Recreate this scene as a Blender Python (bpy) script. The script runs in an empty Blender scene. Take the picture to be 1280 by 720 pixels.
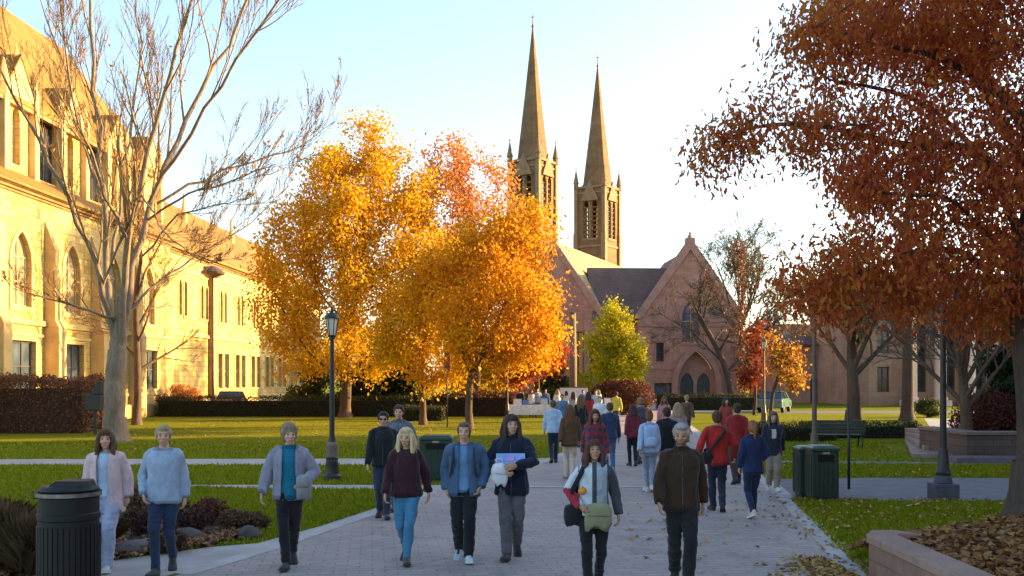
import bpy, math, random
import numpy as np
from mathutils import Vector, Matrix, noise, geometry

R = random.Random(11)
NR = np.random.default_rng(5)
sc = bpy.context.scene
COL = sc.collection
F, CH, HZ = 1244.444, 2.25, 475.0      # focal length in photo pixels, camera height, horizon row
rad = math.radians
def gx(px, Y): return (px - 640) / F * Y
def gz(py, Y): return CH - (py - HZ) / F * Y
def gy(py, z=0.0): return (CH - z) * F / (py - HZ)
def V(*a): return Vector(a)

# ------------------------------------------------------------------ objects
def tag(o, label=None, cat=None, group=None, kind=None):
    if label: o['label'] = label
    if cat: o['category'] = cat
    if group: o['group'] = group
    if kind: o['kind'] = kind
    return o
def thing(name, label, cat, loc=(0, 0, 0), rz=0.0, group=None):
    o = bpy.data.objects.new(name, None); COL.objects.link(o)
    o.location = loc; o.rotation_euler = (0, 0, rz); o.empty_display_size = .2
    return tag(o, label, cat, group)
def link_mesh(name, me, mats, parent=None, smooth=False):
    if not isinstance(mats, (list, tuple)): mats = [mats]
    for m in mats: me.materials.append(m)
    if smooth and len(me.polygons):
        me.polygons.foreach_set('use_smooth', np.ones(len(me.polygons), dtype=bool))
    o = bpy.data.objects.new(name, me); COL.objects.link(o)
    if parent is not None: o.parent = parent
    return o
def kids(o): return [c for c in COL.objects if c.parent == o]
def copy_tree(o, parent=None):
    c = o.copy(); COL.objects.link(c)
    if parent is not None: c.parent = parent
    for ch in [k for k in COL.objects if k.parent == o]:
        copy_tree(ch, c)
    return c
def np_mesh(name, verts, faces, mi=None):
    """verts (n,3), faces (m,k)"""
    me = bpy.data.meshes.new(name)
    verts = np.asarray(verts, dtype=np.float32); faces = np.asarray(faces, dtype=np.int32)
    m, k = faces.shape
    me.vertices.add(len(verts)); me.vertices.foreach_set('co', verts.ravel())
    me.loops.add(m * k); me.loops.foreach_set('vertex_index', faces.ravel())
    me.polygons.add(m); me.polygons.foreach_set('loop_start', np.arange(0, m * k, k, dtype=np.int32))
    try: me.polygons.foreach_set('loop_total', np.full(m, k, dtype=np.int32))
    except Exception: pass
    if mi is not None: me.polygons.foreach_set('material_index', np.asarray(mi, dtype=np.int32))
    me.update(calc_edges=True); me.validate()
    return me

class MB:
    def __init__(s): s.v = []; s.f = []; s.m = []; s.cur = 0
    def add(s, vs, fs, m=None):
        b = len(s.v); s.v += [tuple(v) for v in vs]
        m = s.cur if m is None else m
        for f in fs: s.f.append([i + b for i in f]); s.m.append(m)
        return s
    def box(s, x0, x1, y0, y1, z0, z1, m=None):
        vs = [(x0,y0,z0),(x1,y0,z0),(x1,y1,z0),(x0,y1,z0),(x0,y0,z1),(x1,y0,z1),(x1,y1,z1),(x0,y1,z1)]
        return s.add(vs, [(0,3,2,1),(4,5,6,7),(0,1,5,4),(1,2,6,5),(2,3,7,6),(3,0,4,7)], m)
    def obox(s, c, size, rz=0.0, ry=0.0, rx=0.0, m=None):
        M = Matrix.Translation(c) @ Matrix.Rotation(rz,4,'Z') @ Matrix.Rotation(ry,4,'Y') @ Matrix.Rotation(rx,4,'X')
        hx, hy, hz = size[0]/2, size[1]/2, size[2]/2
        vs = [M @ Vector(p) for p in [(-hx,-hy,-hz),(hx,-hy,-hz),(hx,hy,-hz),(-hx,hy,-hz),(-hx,-hy,hz),(hx,-hy,hz),(hx,hy,hz),(-hx,hy,hz)]]
        return s.add(vs, [(0,3,2,1),(4,5,6,7),(0,1,5,4),(1,2,6,5),(2,3,7,6),(3,0,4,7)], m)
    def loft(s, rings, cap=True, m=None, closed=True):
        """rings: list of equal-length point lists"""
        n = len(rings[0]); vs = [p for r in rings for p in r]; fs = []
        for i in range(len(rings)-1):
            for j in range(n if closed else n-1):
                k = (j+1) % n
                fs.append((i*n+j, i*n+k, (i+1)*n+k, (i+1)*n+j))
        if cap:
            fs.append(tuple(reversed(range(n)))); fs.append(tuple(range((len(rings)-1)*n, len(rings)*n)))
        return s.add(vs, fs, m)
    def tube(s, pts, rads, n=8, cap=True, m=None, sq=1.0):
        pts = [Vector(p) for p in pts]
        if not isinstance(rads, (list, tuple)): rads = [rads]*len(pts)
        rings = []; up = None
        for i, p in enumerate(pts):
            t = (pts[min(i+1,len(pts)-1)] - pts[max(i-1,0)])
            t = t.normalized() if t.length > 1e-9 else Vector((0,0,1))
            if up is None:
                up = Vector((0,0,1)) if abs(t.z) < .9 else Vector((1,0,0))
            a = t.cross(up)
            if a.length < 1e-6: a = t.cross(Vector((0,1,0)))
            a.normalize(); b = t.cross(a).normalized(); up = -b if False else a.cross(t)
            rings.append([p + a*(math.cos(2*math.pi*k/n)*rads[i]) + b*(math.sin(2*math.pi*k/n)*rads[i]*sq) for k in range(n)])
        # keep winding outward
        rings = [list(reversed(r)) for r in rings]
        return s.loft([[q for q in r] for r in rings], cap, m)
    def lathe(s, prof, n=16, c=(0,0,0), m=None, cap=True):
        rings = [[(c[0]+r*math.cos(2*math.pi*k/n), c[1]+r*math.sin(2*math.pi*k/n), c[2]+z) for k in range(n)] for r, z in prof]
        return s.loft(rings, cap, m)
    def ell(s, c, r, M=None, nu=14, nv=9, m=None):
        rings = []
        c = Vector(c)
        for i in range(nv+1):
            th = math.pi*(i/nv); th = min(max(th, .06), math.pi-.06)
            ring = []
            for j in range(nu):
                ph = 2*math.pi*j/nu
                p = Vector((math.sin(th)*math.cos(ph)*r[0], math.sin(th)*math.sin(ph)*r[1], -math.cos(th)*r[2]))
                if M is not None: p = M @ p
                ring.append(c + p)
            rings.append(ring)
        return s.loft(rings, True, m)
    def prism(s, poly, z0, z1, m=None):
        """poly counter-clockwise xy"""
        n = len(poly)
        vs = [(x,y,z0) for x,y in poly] + [(x,y,z1) for x,y in poly]
        fs = [(i,(i+1)%n,n+(i+1)%n,n+i) for i in range(n)] + [tuple(reversed(range(n))), tuple(range(n,2*n))]
        return s.add(vs, fs, m)
    def xprism(s, poly, y0, y1, m=None):
        """poly in xz, extruded along y"""
        n = len(poly)
        vs = [(x,y0,z) for x,z in poly] + [(x,y1,z) for x,z in poly]
        fs = [(i,(i+1)%n,n+(i+1)%n,n+i) for i in range(n)] + [tuple(reversed(range(n))), tuple(range(n,2*n))]
        fs = [tuple(reversed(f)) for f in fs] if False else fs
        return s.add(vs, fs, m)
    def yprism(s, poly, x0, x1, m=None):
        """poly in yz, extruded along x"""
        n = len(poly)
        vs = [(x0,y,z) for y,z in poly] + [(x1,y,z) for y,z in poly]
        fs = [(i,(i+1)%n,n+(i+1)%n,n+i) for i in range(n)] + [tuple(reversed(range(n))), tuple(range(n,2*n))]
        return s.add(vs, fs, m)
    def mesh(s, name='m'):
        me = bpy.data.meshes.new(name)
        me.from_pydata(s.v, [], s.f)
        if any(s.m): me.polygons.foreach_set('material_index', np.array(s.m, dtype=np.int32))
        me.update()
        return me
    def fixn(s, me):
        import bmesh
        bm = bmesh.new(); bm.from_mesh(me); bmesh.ops.recalc_face_normals(bm, faces=bm.faces[:]); bm.to_mesh(me); bm.free()
        return me
    def build(s, name, mats, parent=None, smooth=False, bevel=0, fix=True, autosmooth=None):
        me = s.mesh(name)
        if fix: s.fixn(me)
        o = link_mesh(name, me, mats, parent, smooth)
        if autosmooth:
            try: me.set_sharp_from_angle(angle=rad(autosmooth))
            except Exception: pass
        if bevel:
            b = o.modifiers.new('bevel', 'BEVEL'); b.width = bevel; b.segments = 2; b.limit_method = 'ANGLE'; b.angle_limit = rad(40)
        return o

def wall_holes(mb, outer, holes, y=0.0, depth=.25, m=None, mrev=None):
    """wall face in local xz at y (facing -y) with holes, plus reveals going to y+depth"""
    loops = [[Vector((x, z, 0)) for x, z in outer]] + [[Vector((x, z, 0)) for x, z in h] for h in holes]
    tris = geometry.tessellate_polygon(loops)
    flat = [p for l in loops for p in l]
    vs = [(p.x, y, p.y) for p in flat]
    fs = []
    for a, b, c in tris:
        A, B, C = flat[a], flat[b], flat[c]
        ar = (B-A).cross(C-A).z
        if abs(ar) < 1e-9: continue
        fs.append((a, b, c) if ar > 0 else (a, c, b))
    mb.add(vs, fs, m)
    for h in holes:
        n = len(h)
        vs = [(x, y, z) for x, z in h] + [(x, y+depth, z) for x, z in h]
        mb.add(vs, [(i, (i+1) % n, n+(i+1) % n, n+i) for i in range(n)], m if mrev is None else mrev)
def rect(x, z, w, h): return [(x-w/2, z), (x+w/2, z), (x+w/2, z+h), (x-w/2, z+h)]
def arch(x, z, w, h, pointed=True, n=8):
    """opening of total height h with a pointed or round head"""
    pts = [(x-w/2, z), (x+w/2, z)]
    if pointed:
        rise = w*.866; zs = z+h-rise
        for k in range(n+1):
            a = math.radians(60)*k/n
            pts.append((x-w/2+w*math.cos(a), zs+w*math.sin(a)))
        for k in range(n-1, -1, -1):
            a = math.radians(60)*k/n
            pts.append((x+w/2-w*math.cos(a), zs+w*math.sin(a)))
    else:
        zs = z+h-w/2
        for k in range(2*n+1):
            a = math.pi*k/(2*n)
            pts.append((x+w/2*math.cos(a), zs+w/2*math.sin(a)))
    return pts
def inset_loop(loop, d):
    cx = sum(p[0] for p in loop)/len(loop); cz = sum(p[1] for p in loop)/len(loop)
    w = max(p[0] for p in loop)-min(p[0] for p in loop); h = max(p[1] for p in loop)-min(p[1] for p in loop)
    zc = (max(p[1] for p in loop)+min(p[1] for p in loop))/2
    return [(cx+(x-cx)*(1-2*d/w), zc+(z-zc)*(1-2*d/h)) for x, z in loop]
def window(parent, loop, y, fm, pm, fw=.08, mull=1, trans=1, name='window', thick=.07, surround=None, sm=None):
    """frame ring + mullions as the window part, glass pane as sub-part; loop in local xz, glass near y"""
    mb = MB(); inn = inset_loop(loop, fw); n = len(loop)
    vs = [(x,y-thick,z) for x,z in loop]+[(x,y-thick,z) for x,z in inn]+[(x,y,z) for x,z in inn]+[(x,y,z) for x,z in loop]
    fs = []
    for i in range(n):
        k = (i+1) % n
        fs += [(i,k,n+k,n+i),(n+i,n+k,2*n+k,2*n+i),(2*n+i,2*n+k,3*n+k,3*n+i),(3*n+i,3*n+k,k,i)]
    mb.add(vs, fs)
    x0=min(p[0] for p in loop); x1=max(p[0] for p in loop); z0=min(p[1] for p in loop); z1=max(p[1] for p in loop)
    def top_at(x):
        b = z0
        for i in range(n):
            (ax,az),(bx,bz) = loop[i],loop[(i+1)%n]
            if (ax-x)*(bx-x) <= 0 and abs(bx-ax) > 1e-9:
                b = max(b, az+(bz-az)*(x-ax)/(bx-ax))
        return b
    for i in range(mull):
        x = x0+(x1-x0)*(i+1)/(mull+1); mb.box(x-fw*.45, x+fw*.45, y-thick*.9, y-.005, z0+fw*.6, top_at(x)-fw*.6)
    for i in range(trans):
        z = z0+(z1-z0)*(i+1)/(trans+1)
        xs = [p[0] for p in loop if p[1] >= z] or [x0, x1]
        mb.box(min(min(xs),x0 if z < z0+.55*(z1-z0) else min(xs))+fw*.6, max(max(xs), x1 if z < z0+.55*(z1-z0) else max(xs))-fw*.6, y-thick*.8, y-.006, z-fw*.35, z+fw*.35)
    if surround:
        out = inset_loop(loop, -surround)
        ys = y-thick
        mb.cur = 1
        yf = surround_y[0]
        vs = [(x,yf-.06,z) for x,z in out]+[(x,yf-.06,z) for x,z in loop]+[(x,yf+.02,z) for x,z in loop]+[(x,yf+.02,z) for x,z in out]
        fs = []
        for i in range(n):
            k = (i+1) % n
            fs += [(i,k,n+k,n+i),(n+i,n+k,2*n+k,2*n+i),(2*n+i,2*n+k,3*n+k,3*n+i),(3*n+i,3*n+k,k,i)]
        mb.add(vs, fs); mb.cur = 0
    w = mb.build(name, [fm, sm or fm], parent)
    p = MB(); p.add([(x, y-.012, z) for x, z in inset_loop(loop, fw*.5)], [tuple(range(n))]); p.build('pane', pm, w)
    return w
surround_y = [0.0]

# ------------------------------------------------------------------ materials
def nodes_of(name):
    m = bpy.data.materials.new(name); m.use_nodes = True
    nt = m.node_tree; nt.nodes.clear()
    out = nt.nodes.new('ShaderNodeOutputMaterial'); b = nt.nodes.new('ShaderNodeBsdfPrincipled')
    nt.links.new(b.outputs[0], out.inputs[0])
    return m, nt, b, out
def N(nt, t, **kw):
    n = nt.nodes.new(t)
    for k, v in kw.items(): setattr(n, k, v)
    return n
def col(c): return (c[0], c[1], c[2], 1.0)
def mixc(nt, fac, a, b, mode='MIX'):
    n = N(nt, 'ShaderNodeMix', data_type='RGBA', blend_type=mode)
    for sock, v in ((0, fac), (6, a), (7, b)):
        if hasattr(v, 'is_output'): nt.links.new(v, n.inputs[sock])
        elif isinstance(v, (int, float)): n.inputs[sock].default_value = v
        else: n.inputs[sock].default_value = col(v)
    return n.outputs[2]
def ramp(nt, fac, stops, interp='LINEAR'):
    n = N(nt, 'ShaderNodeValToRGB'); n.color_ramp.interpolation = interp
    e = n.color_ramp.elements
    while len(e) < len(stops): e.new(.5)
    for i, (p, c) in enumerate(stops):
        e[i].position = p; e[i].color = col(c) if not isinstance(c, (int, float)) else (c, c, c, 1)
    nt.links.new(fac, n.inputs[0]); return n.outputs[0]
def noise_n(nt, scale, detail=4, rough=.55, vec=None, dist=0):
    n = N(nt, 'ShaderNodeTexNoise'); n.inputs['Scale'].default_value = scale; n.inputs['Detail'].default_value = detail
    n.inputs['Roughness'].default_value = rough; n.inputs['Distortion'].default_value = dist
    if vec is not None: nt.links.new(vec, n.inputs['Vector'])
    return n.outputs[0]
def bump(nt, b, h, strength=.3, dist=.02):
    n = N(nt, 'ShaderNodeBump'); n.inputs['Strength'].default_value = strength; n.inputs['Distance'].default_value = dist
    nt.links.new(h, n.inputs['Height']); nt.links.new(n.outputs[0], b.inputs['Normal'])
def objco(nt): return N(nt, 'ShaderNodeTexCoord').outputs['Object']
def posco(nt): return N(nt, 'ShaderNodeNewGeometry').outputs['Position']
def scaled(nt, vec, s, rot=None):
    n = N(nt, 'ShaderNodeMapping'); n.inputs['Scale'].default_value = s
    if rot: n.inputs['Rotation'].default_value = rot
    nt.links.new(vec, n.inputs['Vector']); return n.outputs[0]

_mc = {}
def plain(name, c, rough=.7, var=.25, scale=6, metal=0, bmp=.15, bscale=None, bdist=.01, spec=.4, stretch=(1,1,1)):
    if name in _mc: return _mc[name]
    m, nt, b, out = nodes_of(name)
    v = scaled(nt, objco(nt), stretch)
    f = noise_n(nt, scale, 5, .6, v)
    lo = [max(0, x*(1-var)) for x in c]; hi = [min(1, x*(1+var)) for x in c]
    nt.links.new(ramp(nt, f, [(.3, lo), (.7, hi)]), b.inputs['Base Color'])
    b.inputs['Roughness'].default_value = rough; b.inputs['Metallic'].default_value = metal
    b.inputs['Specular IOR Level'].default_value = spec
    if bmp: bump(nt, b, noise_n(nt, bscale or scale*5, 4, .6, v), bmp, bdist)
    _mc[name] = m; return m
def cloth(name, c, weave=90, var=.18, rough=.9):
    if name in _mc: return _mc[name]
    m, nt, b, out = nodes_of(name); v = objco(nt)
    f = noise_n(nt, 7, 4, .6, v)
    lo = [x*(1-var) for x in c]; hi = [min(1, x*(1+var)) for x in c]
    nt.links.new(ramp(nt, f, [(.32, lo), (.68, hi)]), b.inputs['Base Color'])
    b.inputs['Roughness'].default_value = rough; b.inputs['Specular IOR Level'].default_value = .2
    try: b.inputs['Sheen Weight'].default_value = .15
    except Exception: pass
    h = mixc(nt, .3, noise_n(nt, 6, 4, .55, scaled(nt, v, (1.6, 1.6, .6)), 1.6), noise_n(nt, weave*2, 2, .5, v))
    bump(nt, b, h, .4, .02)
    _mc[name] = m; return m
def stone(name, c1, c2, mortar, bw=.6, bh=.25, mort=.012, rough=.85, bmp=.5, sc3=(1,1,1), wall='xz', blotch=.35):
    """coursed masonry; the pattern runs round corners (x+y, z)"""
    if name in _mc: return _mc[name]
    m, nt, b, out = nodes_of(name); v = objco(nt)
    sx = N(nt, 'ShaderNodeSeparateXYZ'); nt.links.new(v, sx.inputs[0])
    ad = N(nt, 'ShaderNodeMath', operation='ADD'); nt.links.new(sx.outputs[0], ad.inputs[0]); nt.links.new(sx.outputs[1], ad.inputs[1])
    cb = N(nt, 'ShaderNodeCombineXYZ'); nt.links.new(ad.outputs[0], cb.inputs[0]); nt.links.new(sx.outputs[2], cb.inputs[1])
    br = N(nt, 'ShaderNodeTexBrick'); nt.links.new(cb.outputs[0], br.inputs['Vector'])
    br.inputs['Scale'].default_value = 1; br.inputs['Brick Width'].default_value = bw; br.inputs['Row Height'].default_value = bh
    br.inputs['Mortar Size'].default_value = mort; br.inputs['Mortar Smooth'].default_value = .3; br.inputs['Bias'].default_value = 0
    br.inputs['Color1'].default_value = col(c1); br.inputs['Color2'].default_value = col(c2); br.inputs['Mortar'].default_value = col(mortar)
    f = noise_n(nt, .35, 5, .65, v)
    c = mixc(nt, blotch, br.outputs['Color'], ramp(nt, f, [(.35, [x*.5 for x in c1]), (.65, [min(1, x*1.4) for x in c2])]), 'MIX')
    fs = noise_n(nt, .8, 5, .7, scaled(nt, v, (2.2, 2.2, .22)), .5); c = mixc(nt, .5, c, ramp(nt, fs, [(.33, .62), (.55, 1.0)]), 'MULTIPLY')
    f2 = noise_n(nt, 9, 3, .6, v)
    c = mixc(nt, .35, c, ramp(nt, f2, [(.3, .55), (.7, 1.0)]), 'MULTIPLY')
    nt.links.new(c, b.inputs['Base Color']); b.inputs['Roughness'].default_value = rough; b.inputs['Specular IOR Level'].default_value = .25
    h = mixc(nt, .4, br.outputs['Fac'], f2)
    inv = N(nt, 'ShaderNodeMath', operation='SUBTRACT'); inv.inputs[0].default_value = 1; nt.links.new(h, inv.inputs[1])
    bump(nt, b, inv.outputs[0], bmp, .03)
    _mc[name] = m; return m
def roofing(name, c1, c2, bw=.3, bh=.22):
    if name in _mc: return _mc[name]
    m, nt, b, out = nodes_of(name); v = objco(nt)
    sx = N(nt, 'ShaderNodeSeparateXYZ'); nt.links.new(v, sx.inputs[0])
    ad = N(nt, 'ShaderNodeMath', operation='ADD'); nt.links.new(sx.outputs[0], ad.inputs[0]); nt.links.new(sx.outputs[1], ad.inputs[1])
    cb = N(nt, 'ShaderNodeCombineXYZ'); nt.links.new(ad.outputs[0], cb.inputs[0]); nt.links.new(sx.outputs[2], cb.inputs[1])
    br = N(nt, 'ShaderNodeTexBrick'); nt.links.new(cb.outputs[0], br.inputs['Vector'])
    br.inputs['Scale'].default_value = 1; br.inputs['Brick Width'].default_value = bw; br.inputs['Row Height'].default_value = bh
    br.inputs['Mortar Size'].default_value = .012; br.inputs['Color1'].default_value = col(c1); br.inputs['Color2'].default_value = col(c2)
    br.inputs['Mortar'].default_value = col([x*.4 for x in c1])
    f = noise_n(nt, .5, 5, .6, v)
    c = mixc(nt, .4, br.outputs['Color'], ramp(nt, f, [(.3, [x*.6 for x in c1]), (.7, [x*1.3 for x in c2])]))
    nt.links.new(c, b.inputs['Base Color']); b.inputs['Roughness'].default_value = .75
    bump(nt, b, br.outputs['Color'], .5, .05)
    _mc[name] = m; return m
def glass(name, c=(.03,.035,.045), rough=.08):
    if name in _mc: return _mc[name]
    m, nt, b, out = nodes_of(name)
    f = noise_n(nt, .9, 2, .5, objco(nt))
    nt.links.new(ramp(nt, f, [(.35, [x*.6 for x in c]), (.65, [x*1.6 for x in c])]), b.inputs['Base Color'])
    b.inputs['Roughness'].default_value = rough; b.inputs['Specular IOR Level'].default_value = .7
    bump(nt, b, noise_n(nt, 1.5, 2, .5, objco(nt)), .05, .05)
    _mc[name] = m; return m
def leaf_mat(name, cols, trans=.45, rough=.6, posvar=.0, spec=.2):
    if name in _mc: return _mc[name]
    m, nt, b, out = nodes_of(name)
    g = N(nt, 'ShaderNodeNewGeometry')
    fac = g.outputs['Random Per Island']
    if posvar:
        nz = noise_n(nt, .35, 3, .6, g.outputs['Position'])
        mr = N(nt, 'ShaderNodeMapRange'); mr.inputs[1].default_value = .3; mr.inputs[2].default_value = .7; nt.links.new(nz, mr.inputs[0])
        mx = N(nt, 'ShaderNodeMix', data_type='FLOAT'); mx.inputs[0].default_value = posvar
        nt.links.new(fac, mx.inputs[2]); nt.links.new(mr.outputs[0], mx.inputs[3]); fac = mx.outputs[0]
    n = len(cols)
    c = ramp(nt, fac, [(i/(n-1) if n > 1 else 0, cc) for i, cc in enumerate(cols)])
    nt.links.new(c, b.inputs['Base Color']); b.inputs['Roughness'].default_value = rough; b.inputs['Specular IOR Level'].default_value = spec if 'grass' not in name else .04
    t = N(nt, 'ShaderNodeBsdfTranslucent'); nt.links.new(c, t.inputs['Color'])
    mx = N(nt, 'ShaderNodeMixShader'); mx.inputs[0].default_value = trans
    nt.links.new(b.outputs[0], mx.inputs[1]); nt.links.new(t.outputs[0], mx.inputs[2]); nt.links.new(mx.outputs[0], out.inputs[0])
    _mc[name] = m; return m
def bark(name, c, scale=5):
    if name in _mc: return _mc[name]
    m, nt, b, out = nodes_of(name); v = scaled(nt, objco(nt), (1, 1, .22))
    f = noise_n(nt, scale*2.2, 6, .7, v, .6); f2 = noise_n(nt, 1.1, 3, .5, objco(nt))
    c0 = ramp(nt, f, [(.3, [x*.45 for x in c]), (.62, [x*1.25 for x in c])])
    c0 = mixc(nt, .35, c0, ramp(nt, f2, [(.35, [x*.6 for x in c]), (.65, [min(1, x*1.4) for x in c])]))
    nt.links.new(c0, b.inputs['Base Color']); b.inputs['Roughness'].default_value = .9; b.inputs['Specular IOR Level'].default_value = .2
    bump(nt, b, f, .8, .04)
    _mc[name] = m; return m
# ------------------------------------------------------------------ trees and plants
def sample_ells(ells, n, rng, clump=.9, thr=-.05, shell=.35):
    """points in a union of ellipsoids (cx,cy,cz,rx,ry,rz), thinned by noise so the crown has holes"""
    vol = np.array([e[3]*e[4]*e[5] for e in ells]); vol = vol**.62; vol = vol/vol.sum()
    out = []
    while len(out) < n:
        i = rng.choice(len(ells), p=vol); e = ells[i]
        p = rng.normal(size=3); p /= np.linalg.norm(p); p *= rng.random()**shell
        q = (e[0]+p[0]*e[3], e[1]+p[1]*e[4], e[2]+p[2]*e[5])
        if noise.noise(Vector(q)*clump) > thr or rng.random() < .12: out.append(q)
    return np.array(out)

def colonize(attr, pts, par, D=.5, di=6, dk=1.0, iters=160, rng=None, trop=(0,0,0)):
    P = [np.array(p, float) for p in pts]; par = list(par)
    A = attr.copy(); best = np.full(len(A), 1e9); bi = np.zeros(len(A), int)
    def upd(start):
        nonlocal best, bi
        for i in range(start, len(P)):
            d = np.linalg.norm(A-P[i], axis=1); m = d < best; best[m] = d[m]; bi[m] = i
    upd(0); trop = np.array(trop)
    for it in range(iters):
        if not len(A): break
        s = len(P); ok = best < di
        if not ok.any(): break
        for i in np.unique(bi[ok]):
            m = ok & (bi == i); v = A[m]-P[i]; v = (v/np.linalg.norm(v, axis=1)[:, None]).sum(0)
            n = np.linalg.norm(v)
            if n < 1e-6: continue
            d = v/n + trop + rng.normal(size=3)*.12; d /= np.linalg.norm(d)
            P.append(P[i]+d*D); par.append(i)
        if len(P) == s: break
        upd(s)
        keep = best > dk; A = A[keep]; best = best[keep]; bi = bi[keep]
        if len(P) > 6000: break
    return np.array(P), par

def skeleton_tubes(P, par, base_r, tip_r, e=2.3, minr=0.0, nsides=7):
    n = len(P); ch = [[] for _ in range(n)]
    for i, p in enumerate(par):
        if p >= 0: ch[p].append(i)
    r = np.zeros(n)
    for i in range(n-1, -1, -1):
        r[i] = tip_r if not ch[i] else (sum(r[c]**e for c in ch[i]))**(1/e)
    f = math.log(base_r/tip_r)/math.log(max(r[0]/tip_r, 1.01)); r = tip_r*(r/tip_r)**f
    Q = P.copy()
    for _ in range(2):
        for i in range(1, n):
            if ch[i] and par[i] >= 0:
                c = max(ch[i], key=lambda k: r[k]); Q[i] = .5*Q[i]+.25*(Q[par[i]]+Q[c])
    mb = MB()
    stack = [(0, -1)]
    while stack:
        i, p = stack.pop(); pts, rs = [], []
        if p >= 0: pts.append(Q[p]); rs.append(min(r[i]*1.1, r[p]))
        k = i
        while True:
            pts.append(Q[k]); rs.append(r[k])
            if not ch[k]: break
            m = max(ch[k], key=lambda c: r[c])
            for c in ch[k]:
                if c != m: stack.append((c, k))
            k = m
        if len(pts) > 1 and max(rs) >= minr:
            mb.tube(pts, [float(x) for x in rs], nsides if max(rs) > .05 else 4, cap=False)
    return mb, Q, r, ch

LEAF4 = np.array([(0,0,0),(.32,.45,.10),(0,1,0),(-.32,.45,.10)])
LEAF6 = np.array([(0,0,0),(.20,.30,.07),(.26,.68,.05),(0,1,-.04),(-.26,.68,.05),(-.20,.30,.07)])
LEAFOAK = np.array([(0,0,0),(.12,.25,.03),(.30,.32,.08),(.16,.50,.02),(.34,.68,.07),(.12,.78,0),(0,1.05,-.06),(-.12,.78,0),(-.34,.68,.07),(-.16,.50,.02),(-.30,.32,.08),(-.12,.25,.03)])
LEAFLONG = np.array([(0,0,0),(.16,.22,.05),(.13,.40,.03),(.24,.62,.06),(0,1.1,-.08),(-.24,.62,.06),(-.13,.40,.03),(-.16,.22,.05)])
LEAFMAPLE = np.array([(0,0,0),(.35,.12,.04),(.52,.5,.1),(.25,.55,.02),(0,1,-.05),(-.25,.55,.02),(-.52,.5,.1),(-.35,.12,.04)])
def leaf_cloud(name, C, size, tpl=LEAF4, rng=None, down=.35, svar=.35, flat=0.0):
    n = len(C)
    a = rng.normal(size=(n, 3)); a[:, 2] -= down*2; a[:, 2] *= (1-flat); a /= np.linalg.norm(a, axis=1)[:, None]
    t = rng.normal(size=(n, 3)); t[:, 2] += flat*6
    x = np.cross(a, t); x /= np.linalg.norm(x, axis=1)[:, None]; z = np.cross(x, a)
    s = size*(1+svar*rng.uniform(-1, 1, n))
    k = len(tpl)
    v = (tpl[None, :, 0, None]*x[:, None, :] + tpl[None, :, 1, None]*a[:, None, :] + tpl[None, :, 2, None]*z[:, None, :])*s[:, None, None] + C[:, None, :]
    f = np.arange(n*k).reshape(n, k)
    return np_mesh(name, v.reshape(-1, 3), f)

def leaf_points(Q, r, ch, rng, per, sigma, maxr, n_total, extra=None):
    idx = np.array([i for i in range(len(Q)) if r[i] <= maxr])
    c = Q[rng.choice(idx, n_total)] + rng.normal(size=(n_total, 3))*sigma
    return c

def leafy_tree(name, label, loc, ells, lm, bm, rng, trunk_h, base_r, n_attr=500, leaves=20000, lsize=.16, sigma=.3, D=.5, dk=.8, di=8,
               tpl=LEAF4, lean=(0,0), clump=.5, thr=-.1, tip_r=.012, down=.35, group=None, cat='tree', shell=.4, maxr=.06, trunk_pts=None, flat=0.0, limbs=()):
    root = thing(name, label, cat, loc, 0, group)
    nt_ = max(3, int(trunk_h/D))
    if trunk_pts is None:
        trunk_pts = [(lean[0]*t*t+.06*math.sin(3*t+rng.random()*6), lean[1]*t*t+.05*math.cos(4*t), trunk_h*t) for t in [i/nt_ for i in range(nt_+1)]]
    par = [i-1 for i in range(len(trunk_pts))]; trunk_pts = list(trunk_pts)
    for z0, line in limbs:          # main limbs laid out by hand, starting from the trunk node nearest height z0
        i0 = min(range(len(par)), key=lambda i: abs(trunk_pts[i][2]-z0)+.6*math.hypot(trunk_pts[i][0], trunk_pts[i][1]))
        cur = Vector(trunk_pts[i0]); last = i0
        for q in line:
            q = Vector(q); n_ = max(1, int(round((q-cur).length/D)))
            for k in range(1, n_+1):
                w_ = Vector(rng.normal(size=3))*.035 if k < n_ else Vector()
                trunk_pts.append(tuple(cur.lerp(q, k/n_)+w_)); par.append(last); last = len(par)-1
            cur = q
    A = sample_ells(ells, n_attr, rng, clump, thr, shell)
    P, par = colonize(A, trunk_pts, par, D, di, dk, 160, rng)
    mb, Q, r, ch = skeleton_tubes(P, par, base_r, tip_r)
    # root flare
    b = [(base_r*1.7, -.15), (base_r*1.45, .05), (base_r*1.15, .3), (base_r*.98, .7)]
    mb.lathe(b, 11, (Q[0][0], Q[0][1], 0), cap=False)
    mb.build('trunk', bm, root, smooth=True, fix=False)
    C = leaf_points(Q, r, ch, rng, 0, sigma, maxr, leaves)
    C = C[C[:, 2] > .4]
    link_mesh('crown', leaf_cloud('crown', C, lsize, tpl, rng, down, flat=flat), lm, root)
    return root

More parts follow.
